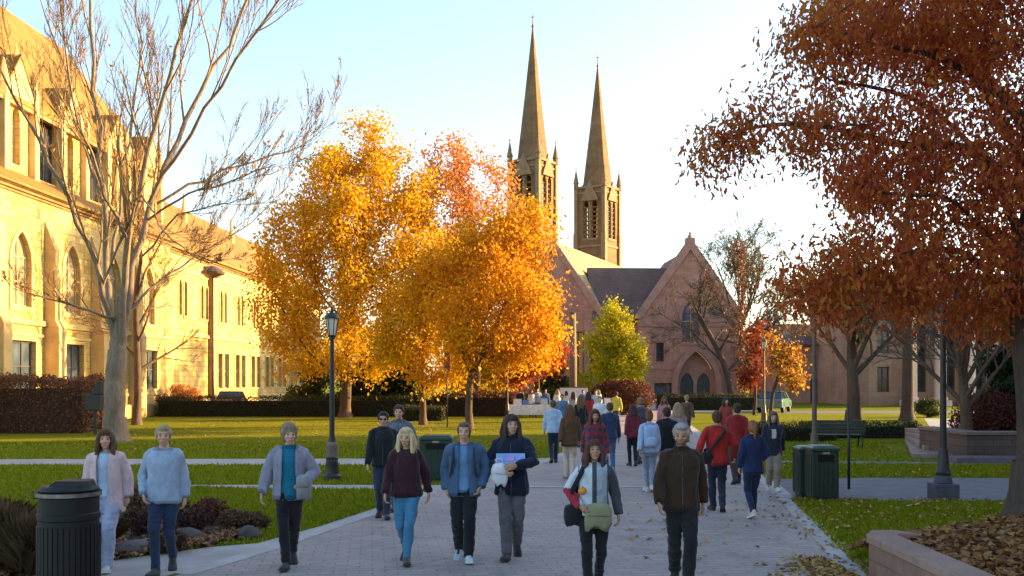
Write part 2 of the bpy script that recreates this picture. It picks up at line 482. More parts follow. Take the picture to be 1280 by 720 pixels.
# --- bare trees: recursive limbs
def rand_perp(d, rng):
    a = Vector(rng.normal(size=3)); a -= d*a.dot(d); return a.normalized()
def limb_path(p, d, L, n, wander, trop, rng):
    pts = [p.copy()]; d = d.copy()
    for i in range(n):
        d = (d + rand_perp(d, rng)*wander*abs(rng.normal()) + trop).normalized()
        pts.append(pts[-1] + d*(L/n))
    return pts
def grow(chains, p, d, L, r, level, prm, rng):
    n = prm['n'][min(level, len(prm['n'])-1)]
    pts = limb_path(p, d, L, n, prm['wander'], Vector((0,0,prm['trop'])), rng)
    r1 = max(r*prm.get('taper', .45), prm['minr'])
    rs = [r+(r1-r)*(i/n) for i in range(n+1)]
    chains.append((pts, rs, level))
    branch_off(chains, pts, rs, L, level, prm, rng)
def branch_off(chains, pts, rs, L, level, prm, rng, start=None):
    if level+1 > prm['depth']: return
    k = prm['kids'][min(level, len(prm['kids'])-1)]
    st = prm.get('start', .3) if start is None else start
    n = len(pts)-1
    for j in range(k):
        t = st+(1-st)*(j+.3+.6*rng.random())/k; t = min(t, .99)
        i = min(int(t*n), n-1); f = t*n-i
        q = pts[i].lerp(pts[i+1], f); rr = rs[i]+(rs[i+1]-rs[i])*f
        d0 = (pts[i+1]-pts[i]).normalized()
        ang = rad(prm['ang'][0]+(prm['ang'][1]-prm['ang'][0])*rng.random())
        d = (d0*math.cos(ang)+rand_perp(d0, rng)*math.sin(ang)); d.z += prm.get('up', .1); d.normalize()
        l = L*prm['lr']*(1-.45*t)*(.7+.6*rng.random())
        grow(chains, q, d, l, max(rr*prm['rr'], prm['minr']), level+1, prm, rng)
def chains_mesh(chains, lo, hi, sides=(8, 5, 3)):
    mb = MB()
    for pts, rs, lv in chains:
        if lo <= lv <= hi:
            m = max(rs); mb.tube(pts, rs, sides[0] if m > .06 else sides[1] if m > .02 else sides[2], cap=False)
    return mb
def bare_tree(name, label, loc, bm, tm, rng, trunk_h, base_r, prm, limbs=None, n_limbs=6, limb_L=5, limb_ang=(20, 55), cat='tree', group=None,
              leaves=None, top=True, lean=(0, 0), flare=True, rz=0):
    root = thing(name, label, cat, loc, rz, group)
    chains = []
    if limbs is None:
        pts = [Vector((lean[0]*t*t+.05*math.sin(5*t), lean[1]*t*t, trunk_h*t)) for t in [i/6 for i in range(7)]]
        rs = [base_r*(1-.35*i/6) for i in range(7)]
        chains.append((pts, rs, 0))
        for j in range(n_limbs):
            t = prm.get('lstart', .55)+(1-prm.get('lstart', .55))*(j+.5)/n_limbs
            i = min(int(t*6), 5); q = pts[i].lerp(pts[i+1], t*6-i)
            az = j*2.4+rng.random()*.8; an = rad(limb_ang[1]+(limb_ang[0]-limb_ang[1])*(j/max(1, n_limbs-1)))
            d = Vector((math.sin(an)*math.cos(az), math.sin(an)*math.sin(az), math.cos(an)))
            grow(chains, q, d, limb_L*(.8+.4*rng.random()), base_r*prm.get('lrad', .42)*(.8+.3*rng.random()), 1, prm, rng)
        if top: grow(chains, pts[-1], Vector((.05, 0, 1)), limb_L*1.1, base_r*.6, 1, prm, rng)
    else:
        for pts, r0, r1, lv in limbs:
            pts = [Vector(p) for p in pts]
            # refine with a little wander
            fine = []
            for a, b in zip(pts[:-1], pts[1:]):
                for k in range(4):
                    q = a.lerp(b, k/4); fine.append(q + (Vector(rng.normal(size=3))*.045*(b-a).length*.5 if k else Vector()))
            fine.append(pts[-1])
            rs = [r0+(r1-r0)*i/(len(fine)-1) for i in range(len(fine))]
            chains.append((fine, rs, lv))
            if lv >= 1:
                L = sum((b-a).length for a, b in zip(fine[:-1], fine[1:]))
                branch_off(chains, fine, rs, L*.62, lv, prm, rng, start=.28)
    mb = chains_mesh(chains, 0, 1, (12, 6, 4))
    if flare:
        mb.lathe([(base_r*1.75, -.15), (base_r*1.4, .08), (base_r*1.12, .4), (base_r*.96, .9)], 12, (0, 0, 0), cap=False)
    mb.build('trunk', bm, root, smooth=True, fix=False)
    chains_mesh(chains, 2, 9).build('branches', tm, root, smooth=True, fix=False)
    if leaves:
        n, size, lm, lvmin = leaves
        tips = np.array([tuple(p) for pts, rs, lv in chains if lv >= lvmin for p in pts[1:]])
        C = tips[rng.choice(len(tips), n)] + rng.normal(size=(n, 3))*.08
        link_mesh('leaves', leaf_cloud('leaves', C, size, LEAF6, rng, .5), lm, root)
    return root

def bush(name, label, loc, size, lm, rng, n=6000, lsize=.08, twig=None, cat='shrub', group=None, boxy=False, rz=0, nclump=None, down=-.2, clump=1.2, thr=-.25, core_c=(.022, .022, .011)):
    """a shrub or clipped hedge: leaf faces through its volume over a few stems"""
    root = thing(name, label, cat, loc, rz, group)
    sx, sy, sz = size
    if boxy:
        u = rng.uniform(-1, 1, (n, 3)); a = rng.integers(0, 3, n); keep = rng.random(n) < .8
        for i in range(n):
            if keep[i]: u[i, a[i]] = math.copysign(1-.12*abs(rng.normal()), u[i, a[i]])
        C = u*np.array([sx/2, sy/2, sz/2])+np.array([0, 0, sz/2])
        C += rng.normal(size=(n, 3))*.05
        C[:, 2] *= np.array([1+.13*noise.noise(Vector((x*.8, y*.8, sx))) +.05*noise.noise(Vector((x*2.7, y*2.7, sx))) for x, y, z in C])
        C = C[C[:, 2] > .02]
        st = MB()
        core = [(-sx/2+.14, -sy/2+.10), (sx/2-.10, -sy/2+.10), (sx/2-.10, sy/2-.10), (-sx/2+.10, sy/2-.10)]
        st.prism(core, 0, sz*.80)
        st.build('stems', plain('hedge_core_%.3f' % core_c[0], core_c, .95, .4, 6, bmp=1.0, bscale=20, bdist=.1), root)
    else:
        A = sample_ells([(0, 0, sz*.5, sx/2, sy/2, sz*.5)], n, rng, clump, thr, .33)
        C = A[A[:, 2] > .03]
        st = MB()
        for i in range(26):
            q = C[rng.integers(len(C))]
            st.tube([(q[0]*.15, q[1]*.15, -.02), (q[0]*.5, q[1]*.5, q[2]*.55), tuple(q)], [.018*sz**.5, .012*sz**.5, .005], 4, cap=False)
        st.build('stems', twig, root, fix=False)
    link_mesh('foliage', leaf_cloud('foliage', C, lsize, LEAF4, rng, down), lm, root)
    return root
# ------------------------------------------------------------------ people
JOBS = []      # (mesh builder, voxel, smoothing rounds, callback(mesh) -> None, name, materials, parent, extra)
def job(mb, voxel, sm, name, mats, parent, post=None, solid=0):
    JOBS.append((mb, voxel, sm, name, mats, parent, post, solid))
def run_jobs():
    tmp = []
    for mb, vx, sm, *_ in JOBS:
        me = mb.fixn(mb.mesh('tmp')); o = bpy.data.objects.new('tmp', me); COL.objects.link(o)
        r = o.modifiers.new('r', 'REMESH'); r.mode = 'VOXEL'; r.voxel_size = vx; r.adaptivity = 0
        if sm:
            s = o.modifiers.new('s', 'SMOOTH'); s.factor = .5; s.iterations = sm
        tmp.append(o)
    dg = bpy.context.evaluated_depsgraph_get(); dg.update()
    res = [bpy.data.meshes.new_from_object(o.evaluated_get(dg)) for o in tmp]
    for o in tmp:
        m = o.data; bpy.data.objects.remove(o); bpy.data.meshes.remove(m)
    for (mb, vx, sm, name, mats, parent, post, solid), me in zip(JOBS, res):
        me.materials.clear(); me.name = name
        if post: me = post(me) or me
        o = link_mesh(name, me, mats, parent, smooth=True)
        if solid:
            s = o.modifiers.new('solid', 'SOLIDIFY'); s.thickness = solid; s.offset = 0
    JOBS.clear()

def ik(S, T, l1, l2, pole):
    d = T-S; L = min(d.length, (l1+l2)*.998); L = max(L, abs(l1-l2)+.02); n = d.normalized(); T = S+n*L
    a = (l1*l1-l2*l2+L*L)/(2*L); h = math.sqrt(max(l1*l1-a*a, 0))
    p = (pole-n*pole.dot(n))
    p = p.normalized() if p.length > 1e-6 else Vector((0, 0, 1))
    return S+n*a+p*h, T

def flat_tube(mb, pts, rads, n=14, sq=1.0):
    mb.tube(pts, rads, n, True, sq=sq)
def rtube(mb, pts, rads, n=12):
    """tube with rounded ends"""
    pts = [Vector(p) for p in pts]
    a = (pts[0]-pts[1]).normalized(); b = (pts[-1]-pts[-2]).normalized()
    P = [pts[0]+a*rads[0]*.85, pts[0]+a*rads[0]*.5]+pts+[pts[-1]+b*rads[-1]*.5, pts[-1]+b*rads[-1]*.85]
    mb.tube(P, [rads[0]*.4, rads[0]*.84]+list(rads)+[rads[-1]*.84, rads[-1]*.4], n, True)
def ring(c, rx, ry, n=18, p=2.3):
    out = []
    for k in range(n):
        a = 2*math.pi*k/n; ca, sa = math.cos(a), math.sin(a)
        out.append((c[0]+rx*math.copysign(abs(ca)**(2/p), ca), c[1]+ry*math.copysign(abs(sa)**(2/p), sa), c[2]))
    return out

def folds(amp, seed, f=(9, 9, 5), hi=.5):
    def post(me):
        n = len(me.vertices); co = np.empty(n*3, np.float32); me.vertices.foreach_get('co', co); co = co.reshape(-1, 3)
        no = np.empty(n*3, np.float32); me.vertices.foreach_get('normal', no); no = no.reshape(-1, 3)
        d = np.empty(n, np.float32); s = Vector((seed*3.1, seed*1.7, seed*.9))
        for i in range(n):
            p = Vector((co[i, 0]*f[0], co[i, 1]*f[1], co[i, 2]*f[2]))+s
            a = noise.noise(p); b = 1-2*abs(noise.noise(p*1.9+s))
            q = Vector((co[i, 0]*7, co[i, 1]*7, co[i, 2]*26))+s*1.3
            d[i] = a*(1-hi)+b*hi*.6+(.45*noise.noise(q) if hi < .6 else 0)
        co += no*(d*amp)[:, None]
        me.vertices.foreach_set('co', co.ravel()); me.update(); return me
    return post

SKIN = {'light': (.52, .29, .195), 'tan': (.40, .21, .13), 'brown': (.22, .11, .065), 'pale': (.58, .36, .27)}
def skin_mat(k):
    n = 'skin_'+k
    if n in _mc: return _mc[n]
    m = plain(n, SKIN[k], .5, .08, 14, bmp=.08)
    b = [x for x in m.node_tree.nodes if x.type == 'BSDF_PRINCIPLED'][0]
    b.inputs['Subsurface Weight'].default_value = .12; b.inputs['Subsurface Scale'].default_value = .01
    return m

def person(label, x, y, rz, H=1.72, female=False, group=None, skin='light', hair=('short', (.1, .06, .04)), tops=(), trousers=None, shoes=(.03, .03, .03),
           step=.3, lead=1, arms=None, head=(0, 0), vox=.0085, seed=1, glasses=False, narrow=.06, build=1.0, z=0.0, beard=None):
    """arms: {side: (dx, dy, dz) wrist offset from the shoulder (k-scaled; dx outward), plus optional pole}"""
    k = H/1.75; rng = np.random.default_rng(seed)
    root = thing('person', label, 'person', (x, y, z), rz, group)
    far = vox > .014
    # ---- joints
    drop = .012+.12*step*step
    hipz = .93-drop
    hx = .085 if not female else .09
    sw = (.166 if not female else .148)*(.5+.5*build)
    hips, knees, ankles, fdir = {}, {}, {}, {}
    for s in (1, -1):
        S = Vector((s*hx, 0, hipz))
        if s == lead: A = Vector((s*narrow, -step*.52, .085)); pitch = rad(8)
        else: A = Vector((s*narrow, step*.58, .085+.20*step)); pitch = -rad(75*step)
        K, A = ik(S, A, .435, .42, Vector((s*.05, -1, 0)))
        hips[s], knees[s], ankles[s] = S, K, A
        fdir[s] = Vector((s*.18, -math.cos(pitch), math.sin(pitch))).normalized()
    zmin = 0
    sh, el, wr, hd = {}, {}, {}, {}
    shz = 1.435-drop
    tw = rad(9+3*math.sin(seed*1.7))*(step/.3)*(1 if lead > 0 else -1); lean = -.022-.012*math.sin(seed*2.3); sway = .014*math.sin(seed*3.1)
    for s in (1, -1):
        S = Vector((s*sw*math.cos(tw)+sway, .01+lean+s*sw*math.sin(tw), shz+.008*s*math.sin(seed*1.3)))
        a = (arms or {}).get(s)
        if a is None:
            swing = .16*(step/.3)*(-1 if s != lead else 1)
            a = (.08, swing+.02, -.52)
        T = S+Vector((s*a[0], a[1], a[2]))
        pole = Vector(a[3]) if len(a) > 3 else Vector((s*.35, 1, 0))
        if len(a) > 3: pole.x *= s
        E, T = ik(S, T, .285, .255, pole)
        sh[s], el[s], wr[s] = S, E, T
    hc = Vector((0, -.012, 1.632-drop))
    HM = Matrix.Rotation(rad(head[0]), 3, 'Z') @ Matrix.Rotation(rad(-head[1]), 3, 'X')
    neck0 = Vector((0, .015, 1.44-drop))
    neck0 += Vector((sway, lean, 0)); hc += Vector((sway, lean, 0))
    hc = neck0 + Matrix.Rotation(rad(-head[1]*.6), 3, 'X') @ (hc-neck0)
    up = lambda p: Vector(p)*k
    # ---- body (one surface)
    mb = MB()
    fem = female
    tor = [(.83, .12, .09, .01), (.90, .155 if not fem else .16, .11, .012), (.98, .145, .105, .01), (1.08, .125 if not fem else .115, .092, 0), (1.2, .135 if not fem else .12, .10, 0),
           (1.31, .142*sw/.172, .10, .004), (1.40, .118*sw/.172, .082, .012), (1.445, .075, .066, .013), (1.475, .062, .06, .014)]
    bw = .79+.15*build
    TL0 = lambda z_: max(0, min(1, (z_-.95)/.48))
    mb.loft([[tuple(up(p)) for p in ring((sway*TL0(z), yo+lean*TL0(z), z-drop), rx*.93*bw, ry*.93*bw)] for z, rx, ry, yo in tor])
    nr = .053 if not fem else .046
    rtube(mb, [up(neck0), up(neck0.lerp(hc, .5)+Vector((0, .012, 0))), up(hc+Vector((0, .015, -.02)))], [nr*1.15*k, nr*k, nr*k])
    hw = 1.0 if not fem else .95
    def hp(v): return up(hc + HM @ Vector(v))
    HMk = HM
    mb.ell(hp((0, .018, .028)), [.077*hw*k, .097*k, .092*k], HMk)
    mb.ell(hp((0, -.022, -.012)), [.066*hw*k, .077*k, .085*k], HMk)
    mb.ell(hp((0, -.035, -.058)), [.052*hw*k, .055*k, .055*k], HMk)
    mb.ell(hp((0, -.055, -.098)), [.026*hw*k, .026*k, .018*k], HMk)      # chin
    for s in (1, -1):
        mb.ell(hp((s*.031, -.078, .026)), [.026*k, .014*k, .009*k], HMk, 8, 6)   # brow
        mb.ell(hp((s*.040, -.066, -.030)), [.024*k, .020*k, .018*k], HMk, 8, 6)  # cheek
        if not far: mb.ell(hp((s*.077*hw, .014, -.008)), [.010*k, .022*k, .031*k], HMk, 8, 6)
    rtube(mb, [hp((0, -.088, .012)), hp((0, -.104, -.014)), hp((0, -.112, -.030))], [.008*k, .011*k, .014*k], 8)
    mb.ell(hp((0, -.100, -.034)), [.019*k, .012*k, .009*k], HMk, 8, 6)
    mb.ell(hp((0, -.086, -.062)), [.024*k, .010*k, .009*k], HMk, 8, 6)
    mb.ell(hp((0, -.086, -.073)), [.020*k, .010*k, .007*k], HMk, 8, 6)
    for s in (1, -1):
        A, B = hips[s], knees[s]; C = ankles[s]
        rtube(mb, [up(A+Vector((0, .01, .02))), up(A.lerp(B, .4)), up(B), up(B.lerp(C, .33)+Vector((0, .014, 0))), up(C)],
              [.072*k*bw, .062*k*bw, .044*k, .043*k, .031*k])
        rtube(mb, [up(C), up(C+fdir[s]*.10+Vector((0, 0, -.035)))], [.032*k, .024*k], 8)
        rtube(mb, [up(sh[s]-Vector((s*.03, 0, 0))), up(sh[s].lerp(el[s], .5)), up(el[s]), up(el[s].lerp(wr[s], .35)), up(wr[s])],
              [.041*k*bw, .037*k*bw, .033*k, .034*k, .025*k], 10)
        # hand: palm, four unequal bent fingers, thumb
        d = (wr[s]-el[s]).normalized(); n = Vector((-s, 0, 0)); n = (n-d*n.dot(d))
        n = n.normalized() if n.length > .2 else Vector((0, -1, 0)) - d*Vector((0, -1, 0)).dot(d)
        n.normalize(); w = n.cross(d)
        if w.y > 0: w = -w
        if far:
            rtube(mb, [up(wr[s]), up(wr[s]+d*.07+n*.008), up(wr[s]+d*.15+n*.035)], [.026*k, .030*k, .016*k], 8)
        else:
            pr = []
            for t, ww, th in ((0, .022, .020), (.035, .034, .018), (.07, .041, .017), (.095, .040, .014), (.102, .03, .009)):
                c = wr[s]+d*t+n*(.004+t*.06)
                pr.append([tuple(up(c+w*(ww*math.cos(2*math.pi*q/12))+n*(th*math.sin(2*math.pi*q/12)))) for q in range(12)])
            mb.loft(pr)
            for j, (off, L) in enumerate(((.031, .072), (.011, .082), (-.010, .077), (-.030, .060))):
                b0 = wr[s]+d*.085+n*.010+w*off
                e1 = (d*math.cos(rad(22+4*j))+n*math.sin(rad(22+4*j))).normalized(); e2 = (d*math.cos(rad(55+6*j))+n*math.sin(rad(55+6*j))).normalized(); e3 = (d*math.cos(rad(80+6*j))+n*math.sin(rad(80+6*j))).normalized()
                b1 = b0+e1*(.01+L*.45); b2 = b1+e2*L*.33; b3 = b2+e3*L*.24
                rtube(mb, [up(b0), up(b1), up(b2), up(b3)], [.0095*k, .0092*k, .0085*k, .0072*k], 8)
            t0 = wr[s]+d*.022+w*.020; t1 = t0+(d*.7+w*.62+n*.25).normalized()*.042; t2 = t1+(d*.93+w*.2+n*.3).normalized()*.034; t3 = t2+(d*.93+n*.38).normalized()*.022
            rtube(mb, [up(t0), up(t1), up(t2), up(t3)], [.014*k, .012*k, .0105*k, .008*k], 8)
    inv = HM.inverted()
    def face_post(me):
        n = len(me.polygons); c = np.empty(n*3, np.float32); me.polygons.foreach_get('center', c); c = c.reshape(-1, 3)/k
        L = (c-np.array(hc)) @ np.array(inv).T
        ax = np.abs(L[:, 0]); mi = np.zeros(n, np.int32); front = L[:, 1] < -.045
        mi[front & (ax > .019) & (ax < .042) & (L[:, 2] > -.006) & (L[:, 2] < .007)] = 1
        mi[front & (ax > .014) & (ax < .049) & (L[:, 2] > .019) & (L[:, 2] < .028)] = 2
        mi[front & (ax < .024) & (L[:, 2] > -.078) & (L[:, 2] < -.058)] = 3
        if beard: mi[(L[:, 1] < .01) & (L[:, 2] < -.052) & (L[:, 2] > -.125) & (mi != 3) & (np.linalg.norm(L, axis=1) < .15)] = 4
        for s in (1, -1): mi[np.linalg.norm(c-np.array(ankles[s]+fdir[s]*.05), axis=1) < .16] = 5
        me.polygons.foreach_set('material_index', mi); return me
    TL = lambda z_: max(0, min(1, (z_-.95)/.48))
    hcol = hair[1]
    hm = plain('hair_%.2f_%.2f_%.2f' % tuple(hcol), hcol, .55, .35, 30, bmp=.6, bscale=60, stretch=(1, 1, .15), spec=.12)
    lip = plain('lips_'+skin, [SKIN[skin][0]*.85, SKIN[skin][1]*.55, SKIN[skin][2]*.6], .4, .05, 10, bmp=0)
    eye = plain('eyes', (.055, .040, .035), .6, .2, 40, bmp=0, spec=.1)
    brow = plain('eyebrow', (.15, .095, .06), .8, .2, 40, bmp=0)
    bm_ = plain('stubble_'+skin, [v*.5 for v in SKIN[skin]], .8, .2, 40, bmp=.2)
    job(mb, .0062 if vox < .009 else vox, 2 if not far else 1, 'body', [skin_mat(skin), eye, brow, lip, bm_, cloth('sock_dark', (.03, .03, .035))], root, face_post)
    # ---- trousers
    if trousers:
        tc = trousers; infl = tc.get('loose', .0); mt = MB()
        mt.loft([[tuple(up(p)) for p in ring((0, yo, z-drop), rx*bw, ry*bw)] for z, rx, ry, yo in
                 ((.80, .13, .10, .01), (.86, .168, .122, .012), (.93, .172, .124, .012), (1.0, .155, .113, .01), (1.04, .148, .106, .006))])
        cut = tc.get('cut', 1.0)
        for s in (1, -1):
            A, B, C = hips[s], knees[s], ankles[s]; e = C+(C-B).normalized()*.022 if cut >= 1 else B.lerp(C, .93*cut)
            rr = [.098+infl*.6, .083+infl*.8, .064+infl, .061+infl*1.1, .050+infl*1.35]
            flat_tube(mt, [up(A+Vector((0, .008, .04))), up(A.lerp(B, .45)), up(B), up(B.lerp(C, .35)+Vector((0, .012, 0))), up(e)], [r*k*bw for r in rr])
        job(mt, max(.014, vox*1.3), 4, 'trousers', cloth('trouser_cloth_%s' % tc['name'], tc['c']), root, folds(.020*k, seed+3, (10, 10, 7)))
    # ---- tops
    for ti, tp in enumerate(tops):
        mt = MB(); f = tp.get('infl', .02)*.72+(.012 if tp.get('open') else 0); hem = tp.get('hem', .86); topz = tp.get('topz', 1.475)
        prof = [(z, rx, ry, yo) for z, rx, ry, yo in
                ((.70, .165, .125, .012), (.80, .172, .128, .012), (.86, .172, .128, .012), (.93, .168, .126, .012), (1.0, .158, .118, .008), (1.08, .148, .108, .002), (1.2, .152, .112, 0), (1.31, .170*sw/.172, .120, .004),
                 (1.385, .172*sw/.172, .108, .012), (1.43, .125, .09, .014), (1.475, .072, .072, .014))]
        def at(zz):
            for a, b in zip(prof[:-1], prof[1:]):
                if a[0] <= zz <= b[0]:
                    t = (zz-a[0])/(b[0]-a[0]); return tuple(a[i]+(b[i]-a[i])*t for i in range(4))
            return prof[0] if zz < prof[0][0] else prof[-1]
        zs = [hem]+[p[0] for p in prof if hem+.03 < p[0] <= topz]
        flare = tp.get('flare', 0)
        rings = []
        for zz in zs:
            _, rx, ry, yo = at(zz); q = f+flare*max(0, (1.05-zz))
            if zz > 1.44: q = min(q, .016)
            rings.append([tuple(up(p)) for p in ring((sway*TL(zz), yo+lean*TL(zz), zz-drop), (rx+q)*bw, (ry+q)*bw)])
        if tp.get('rib'):   # gathered waistband
            pass
        mt.loft(rings)
        if tp.get('sleeves', True):
            for s in (1, -1):
                if tp.get('only') and tp['only'] != s: continue
                e = wr[s]+(wr[s]-el[s]).normalized()*.012 if tp.get('sl', 1) >= 1 else el[s].lerp(wr[s], tp['sl'])
                sf = tp.get('sinfl', f)*.85+(.012 if tp.get('open') else 0)-(.012 if tp['part'] == 'shirt' else 0)
                flat_tube(mt, [up(sh[s]+Vector((-s*.045, 0, -.012))), up(sh[s]+Vector((s*.004, 0, -.028))), up(sh[s].lerp(el[s], .5)), up(el[s]), up(el[s].lerp(e, .5)), up(e)],
                          [(.050+sf*.35)*k, (.055+sf*.42)*k*bw, (.050+sf*.5)*k*bw, (.044+sf*.55)*k, (.040+sf*.5)*k, (.033+sf*.42)*k])
                flat_tube(mt, [up((s*.035+sway, .018+lean, 1.462-drop)), up((s*.10+sway, .016+lean, 1.435-drop)), up(sh[s]+Vector((-s*.005, .004, -.022)))], [(.040+f*.2)*k, (.046+f*.35)*k, (.052+f*.4)*k])
        if tp.get('collar') == 'stand':
            mt.tube([up((sway, .02+lean, 1.44-drop)), up((sway, .012+lean, 1.475-drop)), up((sway, .010+lean, 1.515-drop))], [.088*k, .078*k, .073*k], 14)
        if tp.get('collar') == 'crew':
            mt.tube([up((sway, .02+lean, 1.44-drop)), up((sway, .014+lean, 1.49-drop))], [.085*k, .066*k], 14)
        if tp.get('collar') == 'hood':
            mt.ell(up((sway, .085+lean, 1.44-drop)), [.115*k, .075*k, .075*k])
            mt.tube([up((sway, .02+lean, 1.44-drop)), up((sway, .03+lean, 1.50-drop))], [.09*k, .085*k], 14)
        if tp.get('collar') == 'hoodup':
            for a in range(7):
                t = a/6; mt.ell(hp((0, .035+.01*t, -.13+.22*t)), [.105*k, .10*k, .06*k])
        ow = tp.get('open', 0); regions = tp.get('regions')
        fo = folds((.010 if tp['part'] == 'shirt' else .030)*k if tp.get('amp') is None else tp['amp']*k, seed+11*ti, (9, 9, 3.4), .6)
        def post(me, fo=fo, ow=ow, hem=hem, tp=tp, regions=regions, f=f):
            me = fo(me)
            n = len(me.polygons); c = np.empty(n*3, np.float32); me.polygons.foreach_get('center', c); c = c.reshape(-1, 3)/k
            nn = np.empty(n*3, np.float32); me.polygons.foreach_get('normal', nn); nn = nn.reshape(-1, 3)
            c[:, 2] += drop
            if not regions and not far:
                mi = np.zeros(n, np.int32); mi[(np.abs(c[:, 0]) < .2) & (c[:, 2] < hem+.042)] = 1
                c0 = c.copy(); c0[:, 2] -= drop
                for s in (1, -1): mi[np.linalg.norm(c0-np.array(wr[s]), axis=1) < .058] = 1
                mi[(c[:, 2] > 1.462) & (np.abs(c[:, 0]) < .11)] = 1
                me.polygons.foreach_set('material_index', mi)
            if regions:
                mi = np.zeros(n, np.int32)
                for i in range(n): mi[i] = regions(c[i], nn[i])
                me.polygons.foreach_set('material_index', mi)
            if ow or tp.get('hollow', True):
                import bmesh
                bm = bmesh.new(); bm.from_mesh(me); bm.faces.ensure_lookup_table()
                wz = lambda z: ow*(.8+.5*max(0, (1.25-z)))
                kill = []
                for i, fc in enumerate(bm.faces):
                    x_, y_, z_ = c[i]
                    if ow and y_ < -.02 and abs(x_+tp.get('ox', 0)) < wz(z_) and nn[i, 1] < -.05 and z_ > hem-.05: kill.append(fc)
                    elif ow and z_ > 1.44 and y_ < .0 and abs(x_) < .05: kill.append(fc)
                if kill: bmesh.ops.delete(bm, geom=kill, context='FACES')
                bm.to_mesh(me); bm.free()
            return me
        if tp.get('zip') or (tp.get('zip', 1) and tp['part'] in ('jacket', 'coat') and not ow and abs(rz) < 1 and not far):
            zp = MB(); zz = [hem+.01+(1.43-hem-.01)*i/9 for i in range(10)]
            pts = []
            for q in zz:
                _, rx_, ry_, yo_ = at(q); pts.append(up((sway*TL(q), yo_+lean*TL(q)-(ry_+f+flare*max(0, 1.05-q))*bw-.004, q-drop)))
            zp.tube(pts, .009*k, 6, sq=.6); zp.build('zip', plain('zip_metal', (.10, .10, .10), .4, .2, 30, metal=.5), root, smooth=True)
            for s in (1, -1):
                pk = MB(); _, rx_, ry_, yo_ = at(1.0); pk.obox(up((s*.115, yo_-(ry_+f)*bw*.80-.004, 1.0-drop)), (.012*k, .016*k, .15*k), rz=s*.5, ry=s*.25)
                pk.build('pocket_seam', plain('seam_dark', (.02, .02, .02), .8, .2, 30), root)
        cs = tp['c'] if isinstance(tp['c'][0], (list, tuple)) else [tp['c']]
        if not regions and not far: cs = cs[:1]+[[v*.62 for v in cs[0]]]
        mats = [cloth('%s_cloth_%s_%d' % (tp['part'], tp['name'], i), cc) for i, cc in enumerate(cs)]
        job(mt, max(.012, vox*1.3), 2, tp['part'], mats, root, post, .008 if ow else 0)
    # ---- shoes
    scs = cloth('shoe_%.2f_%.2f_%.2f' % tuple(shoes), shoes, 60, .2, .6)
    sole = plain('shoe_sole_light' if max(shoes) > .3 else 'shoe_sole_dark', (.6, .6, .58) if max(shoes) > .3 else (.03, .03, .03), .8, .1, 10)
    for s in (1, -1):
        A = ankles[s]; d = fdir[s]; side = d.cross(Vector((0, 0, 1))).normalized(); nn = side.cross(d).normalized()
        m2 = MB()
        o0 = A+nn*(-.082)
        for prof, mi in (((-.075, .028, .0, .085), (-.06, .037, -.0, .112), (.0, .042, .0, .122), (.05, .043, .0, .098), (.11, .048, .0, .066), (.165, .045, .0, .054), (.198, .028, .006, .036)), 0), (None, 1):
            if prof is None:
                m2.loft([[tuple(up(o0+d*t+side*(w*math.cos(a)*1.06)+nn*(h if u else -.004))) for (u, a) in ((0, math.pi), (0, 0), (1, 0), (1, math.pi))] for t, w, h in ((-.08, .024, .018), (-.05, .037, .018), (.05, .04, .016), (.12, .049, .016), (.17, .046, .016), (.203, .026, .018))], m=1)
            else:
                rg = []
                for t, w, z0, z1 in prof:
                    rg.append([tuple(up(o0+d*t+side*(w*math.cos(2*math.pi*q/12))+nn*(max(z0+.012, (z0+z1)/2+(z1-z0)/2*math.sin(2*math.pi*q/12))))) for q in range(12)])
                m2.loft(rg, m=0)
        m2.build('shoe', [scs, sole], root, smooth=True, autosmooth=50)
    # ---- hair
    st = hair[0]; mh = MB()
    if st != 'none':
        th = {'short': .0, 'crop': -.004, 'curly': .018, 'long': .008, 'bob': .008, 'bun': .004, 'pony': .004, 'bald': 0}[st]
        mh.ell(hp((0, .028, .044)), [(.084+th)*hw*k, (.096+th)*k, (.085+th)*k], HMk, 18, 12)
        mh.ell(hp((0, .045, -.005)), [(.080+th)*hw*k, (.075+th)*k, (.085+th)*k], HMk, 16, 10)
        mh.ell(hp((0, -.045, .088)), [(.062+th)*hw*k, (.042)*k, (.030+th)*k], HMk, 12, 8)     # fringe
        if st in ('short', 'crop'):
            for s in (1, -1): mh.ell(hp((s*.072, -.012, .028)), [.014*k, .03*k, .045*k], HMk, 8, 6)
        if st == 'curly':
            for i in range(34):
                a = rng.random()*6.283; e = .1+rng.random()*1.3
                v = (math.cos(a)*math.cos(e)*.09, .03+math.sin(a)*math.cos(e)*.10, .04+math.sin(e)*.092)
                if v[1] < -.03 and v[2] < .085: continue
                mh.ell(hp(v), [.026*k]*3, None, 8, 6)
        if st in ('long', 'bob'):
            L = .30 if st == 'long' else .13
            for s in (1, -1):
                for q in range(4):
                    y0 = -.045+.035*q
                    rtube(mh, [hp((s*.055, y0+.02, .09)), hp((s*.083, y0+.01, .02)), hp((s*(.088+.006*q), y0+.012, -.08)), up(hc+Vector((s*(.10+.012*rng.normal()), y0+.0, -.10-L*.55))), up(hc+Vector((s*(.095+.015*rng.normal()), y0-.012+.03*q*.2, -.12-L*(.75+.25*rng.random()))))],
                          [.016*k, .022*k, .026*k, .024*k, .010*k], 8)
            for q in range(5):
                xx = -.06+.03*q
                rtube(mh, [hp((xx, .10, .03)), hp((xx*1.1, .112, -.08)), up(hc+Vector((xx*1.3, .135, -.12-L*.5))), up(hc+Vector((xx*1.3+.01*rng.normal(), .13, -.12-L*(.8+.2*rng.random()))))], [.03*k, .034*k, .03*k, .012*k], 8)
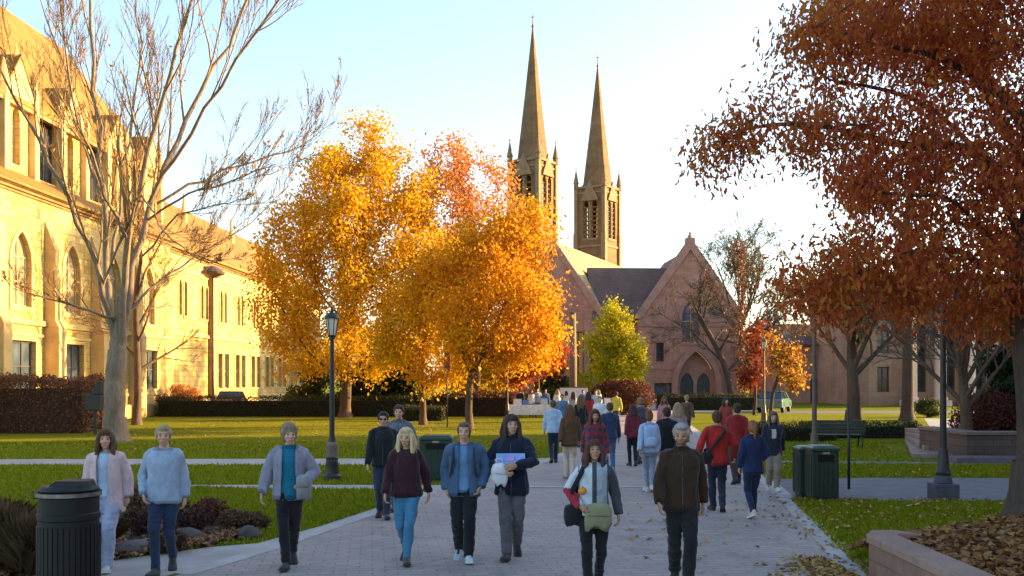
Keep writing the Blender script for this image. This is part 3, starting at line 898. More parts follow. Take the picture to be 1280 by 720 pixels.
        if st == 'bun': mh.ell(hp((0, .10, .115)), [.048*k, .046*k, .042*k], HMk)
        if st == 'pony':
            rtube(mh, [hp((0, .11, .05)), hp((0, .155, .03)), hp((0, .165, -.07)), hp((0, .14, -.2))], [.024*k, .034*k, .034*k, .012*k], 10)
        job(mh, max(vox, .009), 1, 'hair', hm, root, folds((.017 if st != 'curly' else .010)*k, seed+5, (26, 26, 6), .7))
    if st in ('long', 'bob', 'short', 'curly', 'bun') and vox < .010:
        ms = MB(); n_s = 90 if st in ('long', 'bob') else 60
        for i in range(n_s):
            a = rng.uniform(-.35, math.pi+.35); e = rng.uniform(.1, 1.45)
            d0 = Vector((math.cos(a)*math.cos(e)*.086, .025+math.sin(a)*math.cos(e)*.100, .044+math.sin(e)*.090))
            ln = {'long': .36, 'bob': .2}.get(st, .07)*(.6+.6*rng.random())
            out = Vector((d0.x, d0.y-.02, 0)); out = out.normalized() if out.length > .01 else Vector((0, 1, 0))
            q_ = 1.0 if st in ('long', 'bob') else .3; p0 = d0*1.0; p1 = d0+out*(.022+.02*rng.random())*q_+Vector((0, -.004, -ln*.25)); p2 = p1+out*(.012*rng.normal()*q_-(0 if q_ == 1 else .008))+Vector((.012*rng.normal(), 0, -ln*.4)); p3 = p2+Vector((.016*rng.normal(), .016*rng.normal(), -ln*.3))
            ms.tube([hp(p0), hp(p1), hp(p2), hp(p3)], [.006*k, .006*k, .005*k, .002*k], 4, cap=False)
        ms.build('hair_strands', hm, root, smooth=True, fix=False)
    if glasses:
        g = MB()
        for s in (1, -1):
            g.ell(hp((s*.033, -.100, .003)), [.025*k, .006*k, .018*k], HMk, 12, 6)
            g.tube([hp((s*.055, -.095, .006)), hp((s*.082*hw, -.02, .006))], .003*k, 6)
        g.tube([hp((-.012, -.104, .006)), hp((.012, -.104, .006))], .0035*k, 6)
        g.build('glasses', plain('black_plastic', (.012, .012, .013), .25, .1, 5, bmp=0), root, smooth=True)
    M = Matrix.Translation((x, y, z)) @ Matrix.Rotation(rz, 4, 'Z')
    return dict(root=root, k=k, wr={s: M @ up(wr[s]) for s in wr}, el={s: M @ up(el[s]) for s in el}, sh={s: M @ up(sh[s]) for s in sh},
                P=lambda v: M @ (Vector((v[0], v[1], v[2]-drop))*k), M=M, hands={s: M @ up(wr[s]+(wr[s]-el[s]).normalized()*.07) for s in wr})
# ------------------------------------------------------------------ ground, paths, planting bed
def G(px, py): Y = gy(py); return (gx(px, Y), Y)
def sheet(name, poly, z, mat, kind='structure'):
    loops = [[Vector((x, y, 0)) for x, y in poly]]
    tris = geometry.tessellate_polygon(loops)
    mb = MB(); fs = []
    for a, b, c in tris:
        A, B, C = loops[0][a], loops[0][b], loops[0][c]
        fs.append((a, b, c) if (B-A).cross(C-A).z > 0 else (a, c, b))
    mb.add([(x, y, z) for x, y in poly], fs)
    return tag(mb.build(name, mat, fix=False), kind=kind)
def strip_poly(line, w0, w1):
    """band between offsets w0 and w1 to the right of a polyline"""
    L, Rr = [], []
    for i, p in enumerate(line):
        a = Vector(line[max(i-1, 0)]); b = Vector(line[min(i+1, len(line)-1)]); d = (b-a).normalized(); n = Vector((d.y, -d.x))
        L.append(tuple(Vector(p)+n*w0)); Rr.append(tuple(Vector(p)+n*w1))
    return L+Rr[::-1]
def inside(P, poly):
    x, y = P[:, 0], P[:, 1]; c = np.zeros(len(P), bool); n = len(poly)
    for i in range(n):
        x1, y1 = poly[i]; x2, y2 = poly[(i+1) % n]
        m = ((y1 > y) != (y2 > y)); t = np.where(m, (x2-x1)*(y-y1)/((y2-y1) if y2 != y1 else 1)+x1, 0)
        c ^= m & (x < t)
    return c
def grass_mat(name, cols):
    m, nt, b, out = nodes_of(name); p = posco(nt)
    f = noise_n(nt, .22, 5, .65, p); f2 = noise_n(nt, 5, 5, .7, p); f3 = noise_n(nt, 60, 3, .7, scaled(nt, p, (1, .5, 1)))
    c = ramp(nt, f, [(.32, cols[0]), (.5, cols[1]), (.68, cols[2])])
    c = mixc(nt, .5, c, ramp(nt, f2, [(.3, cols[0]), (.7, cols[2])]))
    fw = noise_n(nt, .33, 6, .7, scaled(nt, p, (1, .6, 1)), 1.0); c = mixc(nt, ramp(nt, fw, [(.56, 0.0), (.70, .75)]), c, (.21, .17, .055))
    c = mixc(nt, .55, c, ramp(nt, f3, [(.3, .35), (.7, 1.0)]), 'MULTIPLY')
    nt.links.new(c, b.inputs['Base Color']); b.inputs['Roughness'].default_value = 1; b.inputs['Specular IOR Level'].default_value = .03
    bump(nt, b, f3, 1.0, .05); return m
M_lawn = grass_mat('lawn_grass', [(.135, .150, .008), (.20, .225, .012), (.29, .285, .022)])
big = [(-900, -60), (900, -60), (900, 1500), (-900, 1500)]
sheet('ground', big, 0, M_lawn)

def paver_mat():
    m, nt, b, out = nodes_of('brick_pavers'); p = posco(nt)
    v = scaled(nt, p, (1, 1, 1), (0, 0, rad(-8)))
    br = N(nt, 'ShaderNodeTexBrick'); nt.links.new(v, br.inputs['Vector']); br.inputs['Scale'].default_value = 1
    br.inputs['Brick Width'].default_value = .30; br.inputs['Row Height'].default_value = .15; br.inputs['Mortar Size'].default_value = .009
    br.inputs['Color1'].default_value = col((.28, .232, .205)); br.inputs['Color2'].default_value = col((.44, .365, .325)); br.inputs['Mortar'].default_value = col((.10, .095, .10))
    f = noise_n(nt, .5, 5, .65, p); f2 = noise_n(nt, 14, 4, .7, p); f3 = noise_n(nt, 1.7, 4, .6, p, .8)
    c = mixc(nt, .45, br.outputs['Color'], ramp(nt, f, [(.3, (.26, .215, .19)), (.7, (.44, .37, .33))]))
    c = mixc(nt, .25, c, ramp(nt, f3, [(.35, (.30, .23, .22)), (.65, (.27, .27, .29))]))
    c = mixc(nt, .4, c, ramp(nt, f2, [(.3, .6), (.65, 1)]), 'MULTIPLY')
    f4 = noise_n(nt, .9, 7, .75, scaled(nt, p, (1, .6, 1)), 2.0); c = mixc(nt, .55, c, ramp(nt, f4, [(.34, .52), (.46, .95), (.7, 1.0)]), 'MULTIPLY')
    nt.links.new(c, b.inputs['Base Color']); 
    nt.links.new(ramp(nt, f3, [(.3, .6), (.7, .85)]), b.inputs['Roughness']); b.inputs['Specular IOR Level'].default_value = .35
    h = mixc(nt, .25, br.outputs['Fac'], f2); inv = N(nt, 'ShaderNodeMath', operation='SUBTRACT'); inv.inputs[0].default_value = 1; nt.links.new(h, inv.inputs[1])
    bump(nt, b, inv.outputs[0], .7, .012); return m
M_paver = paver_mat()
M_conc = plain('concrete', (.33, .305, .29), .85, .22, 1.3, bmp=.3, bscale=40)
M_band = stone('kerb_stone', (.44, .42, .41), (.50, .48, .47), (.2, .19, .19), 60, .9, .02, blotch=.25)
def band_mat():
    m, nt, b, out = nodes_of('granite_band'); p = posco(nt)
    f = noise_n(nt, 2.2, 5, .65, p); f2 = noise_n(nt, 45, 3, .7, p)
    c = ramp(nt, f, [(.3, (.30, .28, .27)), (.7, (.44, .42, .405))]); c = mixc(nt, .4, c, ramp(nt, f2, [(.3, .65), (.7, 1)]), 'MULTIPLY')
    nt.links.new(c, b.inputs['Base Color']); b.inputs['Roughness'].default_value = .8; bump(nt, b, f2, .3, .01); return m
M_granite = band_mat()
M_asph = plain('asphalt', (.13, .125, .14), .85, .2, 2.0, bmp=.5, bscale=90)

LEFT = [(-6.2, 3), (-5.2, 7.5), G(226, 718), G(344, 683), G(400, 663), G(480, 636), G(560, 607), G(640, 590), G(690, 573), G(720, 560), G(745, 545), G(762, 530), G(776, 517), (10.5, 80), (14, 96)]
RIGHT = [(3.2, 3), (3.6, 8.5), G(1062, 700), G(1022, 658), G(985, 622), G(960, 600), G(935, 580), G(900, 560), G(872, 540), G(852, 525), G(838, 514), (14.5, 82), (17.5, 96)]
PLAZA = LEFT+RIGHT[::-1]
sheet('plaza_paving', PLAZA, .004, M_paver)
sheet('kerb_band', strip_poly(LEFT[2:], -.10, .16), .008, M_granite)
sheet('kerb_band', strip_poly(RIGHT[1:], -.22, .12), .008, M_granite)
WALK = [(-7.5, 3), (-6.4, 8.8), (-5.75, 11.2), (-4.95, 12.4), (-4.05, 13.4), (-3.5, 13.7), G(400, 658), G(480, 632)]+[(x-.1, y) for x, y in LEFT[5:1:-1]]+[(-5.3, 7.5), (-6.3, 3)]
sheet('sidewalk', WALK, .004, M_conc)
# paths across the lawns, each meeting the plaza
PATH_A = [(-40, 26.1), (-20, 26.2), (.55, 26.3), (1.2, 28.6), (-20, 28.1), (-40, 28.0)]
PATH_B = [(-6.4, 21.6), (-6.4, 20.6), (-1.6, 20.4), (-1.0, 22.0), (-1.3, 21.6)]
PATH_B = [(-8.0, 21.35), (-5.5, 20.55), (-1.62, 20.4), (-1.28, 21.3)]
PATH_C = [(5.25, 19.0), (7, 18.4), (30, 18.6), (30, 22.4), (8, 22.9), (5.9, 22.6)]
PATH_D = [(6.45, 26.9), (13, 26.3), (26, 26.3), (26, 27.1), (13, 27.2), (6.5, 27.8)]
sheet('footpath', PATH_A, .004, M_conc); sheet('footpath', PATH_B, .004, M_conc)
sheet('asphalt_path', PATH_C, .004, M_asph); sheet('asphalt_path', PATH_D, .004, M_asph)
ROAD = [(15.5, 36), (21, 35.5), (32, 58), (24, 58)]
sheet('road', ROAD, .004, plain('pale_road', (.30, .30, .31), .85, .15, 1.0, bmp=.3, bscale=60))  # paler grey than the asphalt paths
# light band across the plaza
sheet('kerb_band', [(-1.55, 20.75), (5.45, 20.75), (5.5, 21.05), (-1.5, 21.05)], .012, M_granite)
# far street in front of the church
sheet('road', [(-21, 67.5), (90, 67.5), (90, 73), (-21, 73)], .003, M_asph)

BED = [(-12, 7), (-6.5, 8.8), (-5.85, 11.2), (-5.05, 12.45), (-4.15, 13.45), (-3.75, 14.3), (-3.85, 15.4), (-5.2, 16.3), (-7.5, 17.0), (-12, 17.6)]
M_soil = plain('mulch_soil', (.045, .030, .022), .95, .45, 7, bmp=1.0, bscale=30, bdist=.05)
sheet('planting_soil', BED, .006, M_soil)

# ------------------------------------------------------------------ grass blades and fallen leaves
def grass_blades():
    rng = np.random.default_rng(3)
    P = []
    for x0, x1, y0, y1, n in ((-13, -1.5, 12.5, 20.8, 60000), (-16, 0, 20.5, 27, 36000), (-24, 1.5, 28, 36, 26000), (3.6, 13.5, 11.2, 18.8, 62000), (5.5, 17, 22, 27.5, 24000), (6, 22, 27, 36, 20000)):
        P.append(np.column_stack([rng.uniform(x0, x1, n), rng.uniform(y0, y1, n)]))
    P = np.concatenate(P)
    bad = np.zeros(len(P), bool)
    for poly in (PLAZA, WALK, strip_poly(LEFT, -.16, .3), PATH_A, PATH_B, PATH_C, PATH_D, BED, PLANTER, STEPS): bad |= inside(P, poly)
    P = P[~bad]; n = len(P)
    h = rng.uniform(.025, .07, n)*(1+.01*P[:, 1]); w = .006+.0007*P[:, 1]
    a = rng.uniform(0, 6.283, n); lean = rng.normal(size=(n, 2))*.022
    v = np.zeros((n, 3, 3)); dx, dy = np.cos(a)*w, np.sin(a)*w
    v[:, 0, 0] = P[:, 0]-dx; v[:, 0, 1] = P[:, 1]-dy; v[:, 1, 0] = P[:, 0]+dx; v[:, 1, 1] = P[:, 1]+dy
    v[:, 2, 0] = P[:, 0]+lean[:, 0]; v[:, 2, 1] = P[:, 1]+lean[:, 1]; v[:, 2, 2] = h
    lm = leaf_mat('grass_blade', [(.125, .15, .008), (.20, .235, .010), (.30, .295, .022)], .35, .7)
    tag(link_mesh('grass', np_mesh('grass', v.reshape(-1, 3), np.arange(n*3).reshape(n, 3)), lm), 'short green lawn grass', 'grass', kind='stuff')

def scatter_leaves(name, pts, size, cols, rng, zlift=.012):
    """fallen leaves lying almost flat; pts (n,3)"""
    n = len(pts); tpl = LEAFMAPLE; k = len(tpl)
    a = rng.uniform(0, 6.283, n); ax = np.column_stack([np.cos(a), np.sin(a), rng.normal(size=n)*.28]); ax /= np.linalg.norm(ax, axis=1)[:, None]
    up = np.column_stack([rng.normal(size=n)*.3, rng.normal(size=n)*.3, np.ones(n)])
    x = np.cross(ax, up); x /= np.linalg.norm(x, axis=1)[:, None]; z = np.cross(x, ax)
    s = size*(1+.35*rng.uniform(-1, 1, n)); cur = rng.uniform(.5, 2.6, n)
    v = (tpl[None, :, 0, None]*x[:, None, :]+(tpl[None, :, 1, None]-.5)*ax[:, None, :]+tpl[None, :, 2, None]*cur[:, None, None]*z[:, None, :])*s[:, None, None]+pts[:, None, :]
    v[:, :, 2] += zlift
    return link_mesh(name, np_mesh(name, v.reshape(-1, 3), np.arange(n*k).reshape(n, k)), leaf_mat('fallen_'+name, cols, .2, .75))

# raised planter at the right front
PLANTER = [(3.95, 5.5), (4.02, 9.0), (4.05, 11.35), (4.45, 11.75), (7.0, 12.9), (10.5, 14.6), (14, 15), (14, 5.5)]
STEPS = [(11.0, 27.6), (13.2, 27.4), (17.5, 27.4), (18.5, 33.5), (13.0, 35.2)]
def planter_z(x, y):
    d = np.minimum(1.0, np.maximum(0, (x-4.3)/3.0)); e = np.minimum(1.0, np.maximum(0, (14.3-y-.35*np.maximum(0, 7-x))/2.5))
    return .36+.20*d*(.4+.6*e)
def build_planter():
    root = thing('retaining_wall', 'low curved brownstone wall holding up the leaf covered bed', 'retaining wall', (0, 0, 0))
    # wall: one bent run of masonry blocks with a coping
    line = [(3.95, 5.5), (4.02, 9.0), (4.05, 11.30), (4.22, 11.62), (4.55, 11.80), (5.3, 12.1), (7.0, 12.85)]
    hgt = [.5, .5, .5, .5, .47, .34, .18]
    th = .30; mb = MB(); rings = []
    for i, p in enumerate(line):
        a = Vector(line[max(i-1, 0)]); b = Vector(line[min(i+1, len(line)-1)]); d = (b-a).normalized(); nrm = Vector((d.y, -d.x))
        q = Vector(p)+nrm*th
        rings.append([(p[0], p[1], -.1), (q.x, q.y, -.1), (q.x, q.y, hgt[i]-.10), (p[0], p[1], hgt[i]-.10)])
    mb.loft(rings)
    mb.build('wall_body', stone('brownstone_wall', (.19, .115, .085), (.26, .16, .12), (.13, .09, .07), .55, .22, .012, blotch=.4), root, bevel=.012)
    mc = MB(); rings = []
    for i, p in enumerate(line):
        a = Vector(line[max(i-1, 0)]); b = Vector(line[min(i+1, len(line)-1)]); d = (b-a).normalized(); nrm = Vector((d.y, -d.x))
        p0 = Vector(p)-nrm*.03; q = Vector(p)+nrm*(th+.02)
        rings.append([(p0.x, p0.y, hgt[i]-.097), (q.x, q.y, hgt[i]-.097), (q.x, q.y, hgt[i]), (p0.x, p0.y, hgt[i])])
    mc.loft(rings); mc.build('coping', stone('brownstone_coping', (.25, .165, .135), (.30, .20, .165), (.15, .11, .09), .9, 2, .01, blotch=.4), root, bevel=.015)
    # leaf covered soil surface
    xs = np.linspace(4.2, 14, 60); ys = np.linspace(5.5, 15.2, 60); vs, fs = [], []
    for j, y in enumerate(ys):
        for i, x in enumerate(xs):
            ed = max(0, (y-(11.75+(x-4.4)*.45))); z = float(planter_z(x, y))*max(.0, 1-ed*.9)-.0*ed
            z += .03*noise.noise(Vector((x*1.3, y*1.3, 0)))
            if ed > 1.0 or not inside(np.array([(x-.12, y+.10)]), PLANTER)[0]: z = -.06
            vs.append((x, y, z))
    n = 60
    for j in range(n-1):
        for i in range(n-1): fs.append((j*n+i, j*n+i+1, (j+1)*n+i+1, (j+1)*n+i))
    mb = MB(); mb.add(vs, fs); o = mb.build('leaf_bed_soil', plain('bed_soil', (.085, .055, .032), .95, .45, 6, bmp=1.0, bscale=26, bdist=.05), smooth=True, fix=False); tag(o, kind='structure')
    rng = np.random.default_rng(9); N_ = 15000
    x = 4.25+rng.random(N_)**1.25*7.5; y = rng.uniform(7.2, 14.6, N_); ed = np.maximum(0, y-(11.75+(x-4.4)*.45)); ok = ed < 1.0
    z = planter_z(x, y)*np.maximum(0, 1-ed*.9)+.03+rng.random(N_)*.03
    P = np.column_stack([x, y, z])[ok]
    o = scatter_leaves('bed_leaves', P, .085, [(.10, .045, .02), (.26, .11, .035), (.36, .17, .06), (.20, .09, .04), (.42, .26, .09)], rng)
    tag(o, 'brown and orange fallen leaves covering the raised bed', 'fallen leaves', kind='stuff')
build_planter()
grass_blades()
def loose_leaves():
    rng = np.random.default_rng(21); P = []
    n = 1500; a = np.column_stack([rng.uniform(4.0, 14, n), rng.uniform(11.5, 18.6, n)]); P.append(a)
    n = 900; a = np.column_stack([rng.uniform(6, 20, n), rng.uniform(22.8, 34, n)]); P.append(a)
    n = 420; a = np.column_stack([2.9+1.05*rng.random(n)**.5, rng.uniform(10.2, 12.2, n)]); P.append(a)
    n = 300; a = np.column_stack([3.4+.55*rng.random(n)**.6, rng.uniform(10.6, 12.6, n)]); P.append(a)
    n = 150; a = np.column_stack([rng.uniform(1.5, 5.2, n), rng.uniform(11, 20, n)]); P.append(a)
    n = 2600; a = np.column_stack([rng.uniform(-17, 1, n), rng.uniform(30, 57, n)]); P.append(a)
    P = np.concatenate(P); P = P[~inside(P, PLANTER)]
    P = np.column_stack([P, np.where(inside(P, PLAZA), .006, .045)])
    tag(scatter_leaves('fallen_leaves', P, .070, [(.16, .07, .03), (.33, .15, .05), (.42, .25, .08), (.50, .36, .10)], rng), 'scattered yellow brown leaves lying on lawn and paving', 'fallen leaves', kind='stuff')
    # leaf litter along the edge of the left bed
    n = 2600; t = rng.random(n); line = [(-6.2, 10), (-5.7, 11.4), (-4.98, 12.45), (-4.08, 13.5), (-3.7, 14.3), (-3.9, 15.2)]
    seg = (t*5).astype(int); f = t*5-seg; L = np.array(line); a = L[seg]*(1-f[:, None])+L[np.minimum(seg+1, 5)]*f[:, None]
    a += rng.normal(size=(n, 2))*.13-np.array([.22, 0]); P = np.column_stack([a, np.full(n, .02)+rng.random(n)*.04])
    n2 = 1500; b = np.column_stack([rng.uniform(-9, -4, n2), rng.uniform(11, 16.5, n2)]); b = b[inside(b, BED)]
    P = np.concatenate([P, np.column_stack([b, np.full(len(b), .03)])])
    tag(scatter_leaves('leaf_litter', P, .075, [(.10, .045, .025), (.25, .11, .05), (.36, .19, .09), (.14, .07, .04)], rng), 'brown leaf litter along the planting bed edge', 'fallen leaves', kind='stuff')
loose_leaves()
# ------------------------------------------------------------------ buildings
M_sand = stone('golden_sandstone', (.50, .32, .09), (.72, .54, .21), (.29, .18, .055), .9, .36, .018, blotch=.22)
M_sandt = plain('sandstone_trim', (.56, .40, .17), .85, .18, 1.5, bmp=.3, bscale=30)
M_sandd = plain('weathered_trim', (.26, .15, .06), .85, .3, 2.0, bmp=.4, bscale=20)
M_tile = roofing('ochre_roof_tiles', (.20, .095, .006), (.28, .145, .012))
M_gl = glass('dark_glass'); M_litpane = plain('sunlit_pane', (.30, .235, .13), .35, .35, 2.5, bmp=.2, bscale=9); M_glb = glass('blue_glass', (.06, .085, .12), .05)  # arched panes: cream colour stands in for sunlight reflected by the glass
M_fr = plain('window_frame_paint', (.36, .30, .22), .6, .1, 3, bmp=.1)
M_frd = plain('dark_frame', (.07, .055, .05), .6, .2, 3, bmp=.1)

def cornice(mb, x0, x1, y0, z, steps=((.10, .12), (.22, .14), (.34, .12)), m=None):
    zz = z
    for out, h in steps:
        mb.box(x0-out*.0, x1, y0-out, y0+.05, zz+.001, zz+h, m); zz += h
RZL = rad(88.2)
def lframe(lx, ly=0.0):
    return (-24.4+.032*38+lx*math.cos(RZL)-ly*math.sin(RZL), 38+lx*math.sin(RZL)+ly*math.cos(RZL), 0)

def chapel_hall():
    root = thing('stone_hall', 'tall golden stone hall with steep ochre roof, gabled dormers and arched windows', 'building', lframe(0), RZL)
    L = 27.0
    holes, arch_w, low_w = [], [], []
    for x in (8.5, 13.5, 18.5, 23.5):
        a = arch(x, 5.7, 1.7, 3.5, True); r = rect(x, 1.7, 2.5, 2.4)
        holes += [a, r]; arch_w.append(a); low_w.append(r)
    mb = MB(); wall_holes(mb, [(0, 0), (L, 0), (L, 10.9), (0, 10.9)], holes, 0, .3)
    mb.box(0, L, .32, 14, 0, 10.85) if False else None
    mb.add([(0,0,0),(0,14,0),(0,14,10.9),(0,0,10.9)], [(0,3,2,1)]); mb.add([(L,0,0),(L,14,0),(L,14,10.9),(L,0,10.9)], [(0,1,2,3)])
    mb.add([(0,14,0),(L,14,0),(L,14,17),(0,14,17)], [(0,1,2,3)])
    # dark interior back wall so the windows look into a room
    mb.build('wall', M_sand, root, fix=False)
    tr = MB()
    tr.box(0, L, -.14, .0, 4.85, 5.1); tr.box(0, L, -.2, .0, 0, .8); tr.box(0, L, -.08, 0, 1.3, 1.52); tr.box(0, L, -.07, 0, 4.3, 4.45)
    tr.build('string_course', M_sandt, root, bevel=.02)
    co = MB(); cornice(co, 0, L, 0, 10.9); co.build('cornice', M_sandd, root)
    for x in (6.0, 11.0, 16.0, 21.0):
        b = MB(); b.box(x-.38, x+.38, -.75, -.002, 0, 4.8); b.box(x-.34, x+.34, -.55, -.003, 4.8, 8.6)
        b.yprism([(-.55, 8.6), (0, 8.6), (0, 10.1)], x-.34, x+.34); b.yprism([(-.75, 4.8), (-.55, 4.8), (-.55, 5.2)], x-.38, x+.38)
        b.build('buttress', M_sandt, root, bevel=.02)
    for a in arch_w: window(root, a, .26, M_fr, M_litpane, .10, 1, 2, surround=.24, sm=M_sandt)
    for r in low_w: window(root, r, .26, M_frd, M_glb, .09, 2, 1, surround=.16, sm=M_sandt)
    # lean-to roof
    lt = MB(); lt.yprism([(-.45, 11.2), (-.45, 11.32), (2.5, 12.9), (2.5, 12.7)], 0, L+.2); lt.build('aisle_roof', M_tile, root)
    # clerestory with round apse end
    Lc, yc, y0, zt = 30.0, 8.6, 2.4, 16.4
    piers = [6.7, 12.5, 18.3, 24.1, 29.6]; dark = [9.6, 15.4, 21.2, 27.0]
    hol = [rect(x, 12.9, 2.7, 3.3) for x in dark]+[arch(x, 13.2, .75, 3.0, True, 4) for x in piers[:-1]]
    cb = MB(); wall_holes(cb, [(0, 12.5), (Lc, 12.5), (Lc, zt), (0, zt)], hol, y0, .4)
    na = 10; ring_ = [(Lc+(yc-y0)*math.sin(math.pi*k/na), yc-(yc-y0)*math.cos(math.pi*k/na)) for k in range(na+1)]
    for (xa, ya), (xb, yb) in zip(ring_[:-1], ring_[1:]): cb.add([(xa, ya, 9), (xb, yb, 9), (xb, yb, zt), (xa, ya, zt)], [(0, 1, 2, 3)])
    cb.add([(0, y0, 12.5), (0, 14.8, 12.5), (0, 14.8, zt), (0, y0, zt)], [(0, 3, 2, 1)])
    cb.add([(0, y0, zt), (0, 14.8, zt), (0, yc, 25)], [(0, 2, 1)])
    cb.build('clerestory', M_sand, root, fix=False)
    for h in hol[:4]: window(root, h, y0+.36, M_frd, M_gl, .1, 2, 1)
    for h in hol[4:]: window(root, h, y0+.36, M_fr, M_litpane, .06, 0, 2)
    for x in piers:
        d = MB(); w = 1.45
        d.xprism([(x-w, 16.2), (x+w, 16.2), (x+w, 16.6), (x, 18.6), (x-w, 16.6)], y0-.25, y0+.35)
        for s in (-1, 1):
            d.box(x+s*w-.22, x+s*w+.22, y0-.35, y0-.003, 12.6, 16.3)
            d.lathe([(.26, 16.3), (.26, 16.9), (.30, 16.95), (.02, 18.3)], 6, (x+s*w, y0-.15, 0))
        d.lathe([(.10, 18.5), (.16, 18.75), (.05, 19.0), (.01, 19.4)], 6, (x, y0, 0))
        d.build('gabled_dormer', M_sandt, root)
        q = MB(); q.xprism([(x-w-.15, 16.5), (x, 18.62), (x+w+.15, 16.5), (x+w+.15, 16.66), (x, 18.8), (x-w-.15, 16.66)], y0-.30, yc-3)
        q.build('dormer_roof', M_tile, root)
    rf = MB(); zr = 25.0
    rf.yprism([(y0-.3, zt-.1), (y0-.3, zt+.1), (yc, zr), (2*yc-y0+.3, zt+.1), (2*yc-y0+.3, zt-.1)], -.3, Lc)
    rg = []
    for f, zf in ((1.05, zt+.1), (.8, zt+.1+(zr-zt-.1)*.238), (.5, zt+.1+(zr-zt-.1)*.524), (.25, zt+.1+(zr-zt-.1)*.762), (.004, zr-.01)):
        rg.append([(Lc+(yc-y0)*f*math.sin(math.pi*k/14), yc-(yc-y0)*f*math.cos(math.pi*k/14), zf) for k in range(15)])
    rf.loft(rg, False, closed=False)
    rf.build('roof', M_tile, root)
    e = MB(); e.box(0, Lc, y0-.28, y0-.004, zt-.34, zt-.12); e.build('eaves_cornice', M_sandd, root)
chapel_hall()

def long_wing():
    x0 = 27.05; root = thing('stone_wing', 'long lower golden stone wing with paired narrow windows beyond the tall hall', 'building', lframe(x0, .5), RZL)
    L = 46.0; zt = 10.8; holes = []; up, lo = [], []
    for i in range(10):
        x = 3.6+i*4.35
        for s in (-.5, .5):
            h = arch(x+s, 6.7, .55, 2.5, True, 4); up.append(h)
        if i >= 2:
            for s in (-.8, .8): lo.append(rect(x+s, 1.6, 1.1, 2.7))
    holes = up+lo
    mb = MB(); wall_holes(mb, [(0, 0), (L, 0), (L, zt), (0, zt)], holes, 0, .28)
    mb.add([(L, 0, 0), (L, 11, 0), (L, 11, zt), (L, 5.5, 16.2), (L, 0, zt)], [(0, 1, 2, 3, 4)]); mb.add([(0, 11, 0), (L, 11, 0), (L, 11, zt), (0, 11, zt)], [(3, 2, 1, 0)])
    mb.build('wall', M_sand, root, fix=False)
    t = MB(); t.box(0, L, -.12, -.002, 5.3, 5.55); t.box(0, L, -.16, -.002, 0, .9); t.box(0, L, -.07, -.002, 9.7, 9.85)
    t.build('string_course', M_sandt, root, bevel=.02)
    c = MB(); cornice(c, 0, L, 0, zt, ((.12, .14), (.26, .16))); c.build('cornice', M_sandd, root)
    for h in up: window(root, h, .24, M_fr, M_gl, .05, 0, 1, surround=.12, sm=M_sandt)
    for h in lo: window(root, h, .24, M_fr, M_glb, .07, 1, 1, surround=.12, sm=M_sandt)
    r = MB(); r.yprism([(-.5, zt+.26), (-.5, zt+.42), (5.5, 16.6), (11.5, zt+.42), (11.5, zt+.26)], -.0, L+.3); r.build('roof', M_tile, root)
    for x in (2, 14, 26, 38):
        d = MB(); d.lathe([(.30, 13.6), (.30, 15.2), (.36, 15.3), (.2, 15.6), (.06, 17.0), (.02, 17.3)], 8, (x, 3.7, 0)); d.build('pinnacle', M_sandt, root)
    p = MB(); p.xprism([(8.2, 9.9), (9.8, 9.9), (10.1, 10.6), (7.9, 10.6)], -.62, -.003); p.box(8.85, 9.1, -.3, -.05, .5, 9.9); p.build('rain_hopper', M_sandd, root)
long_wing()

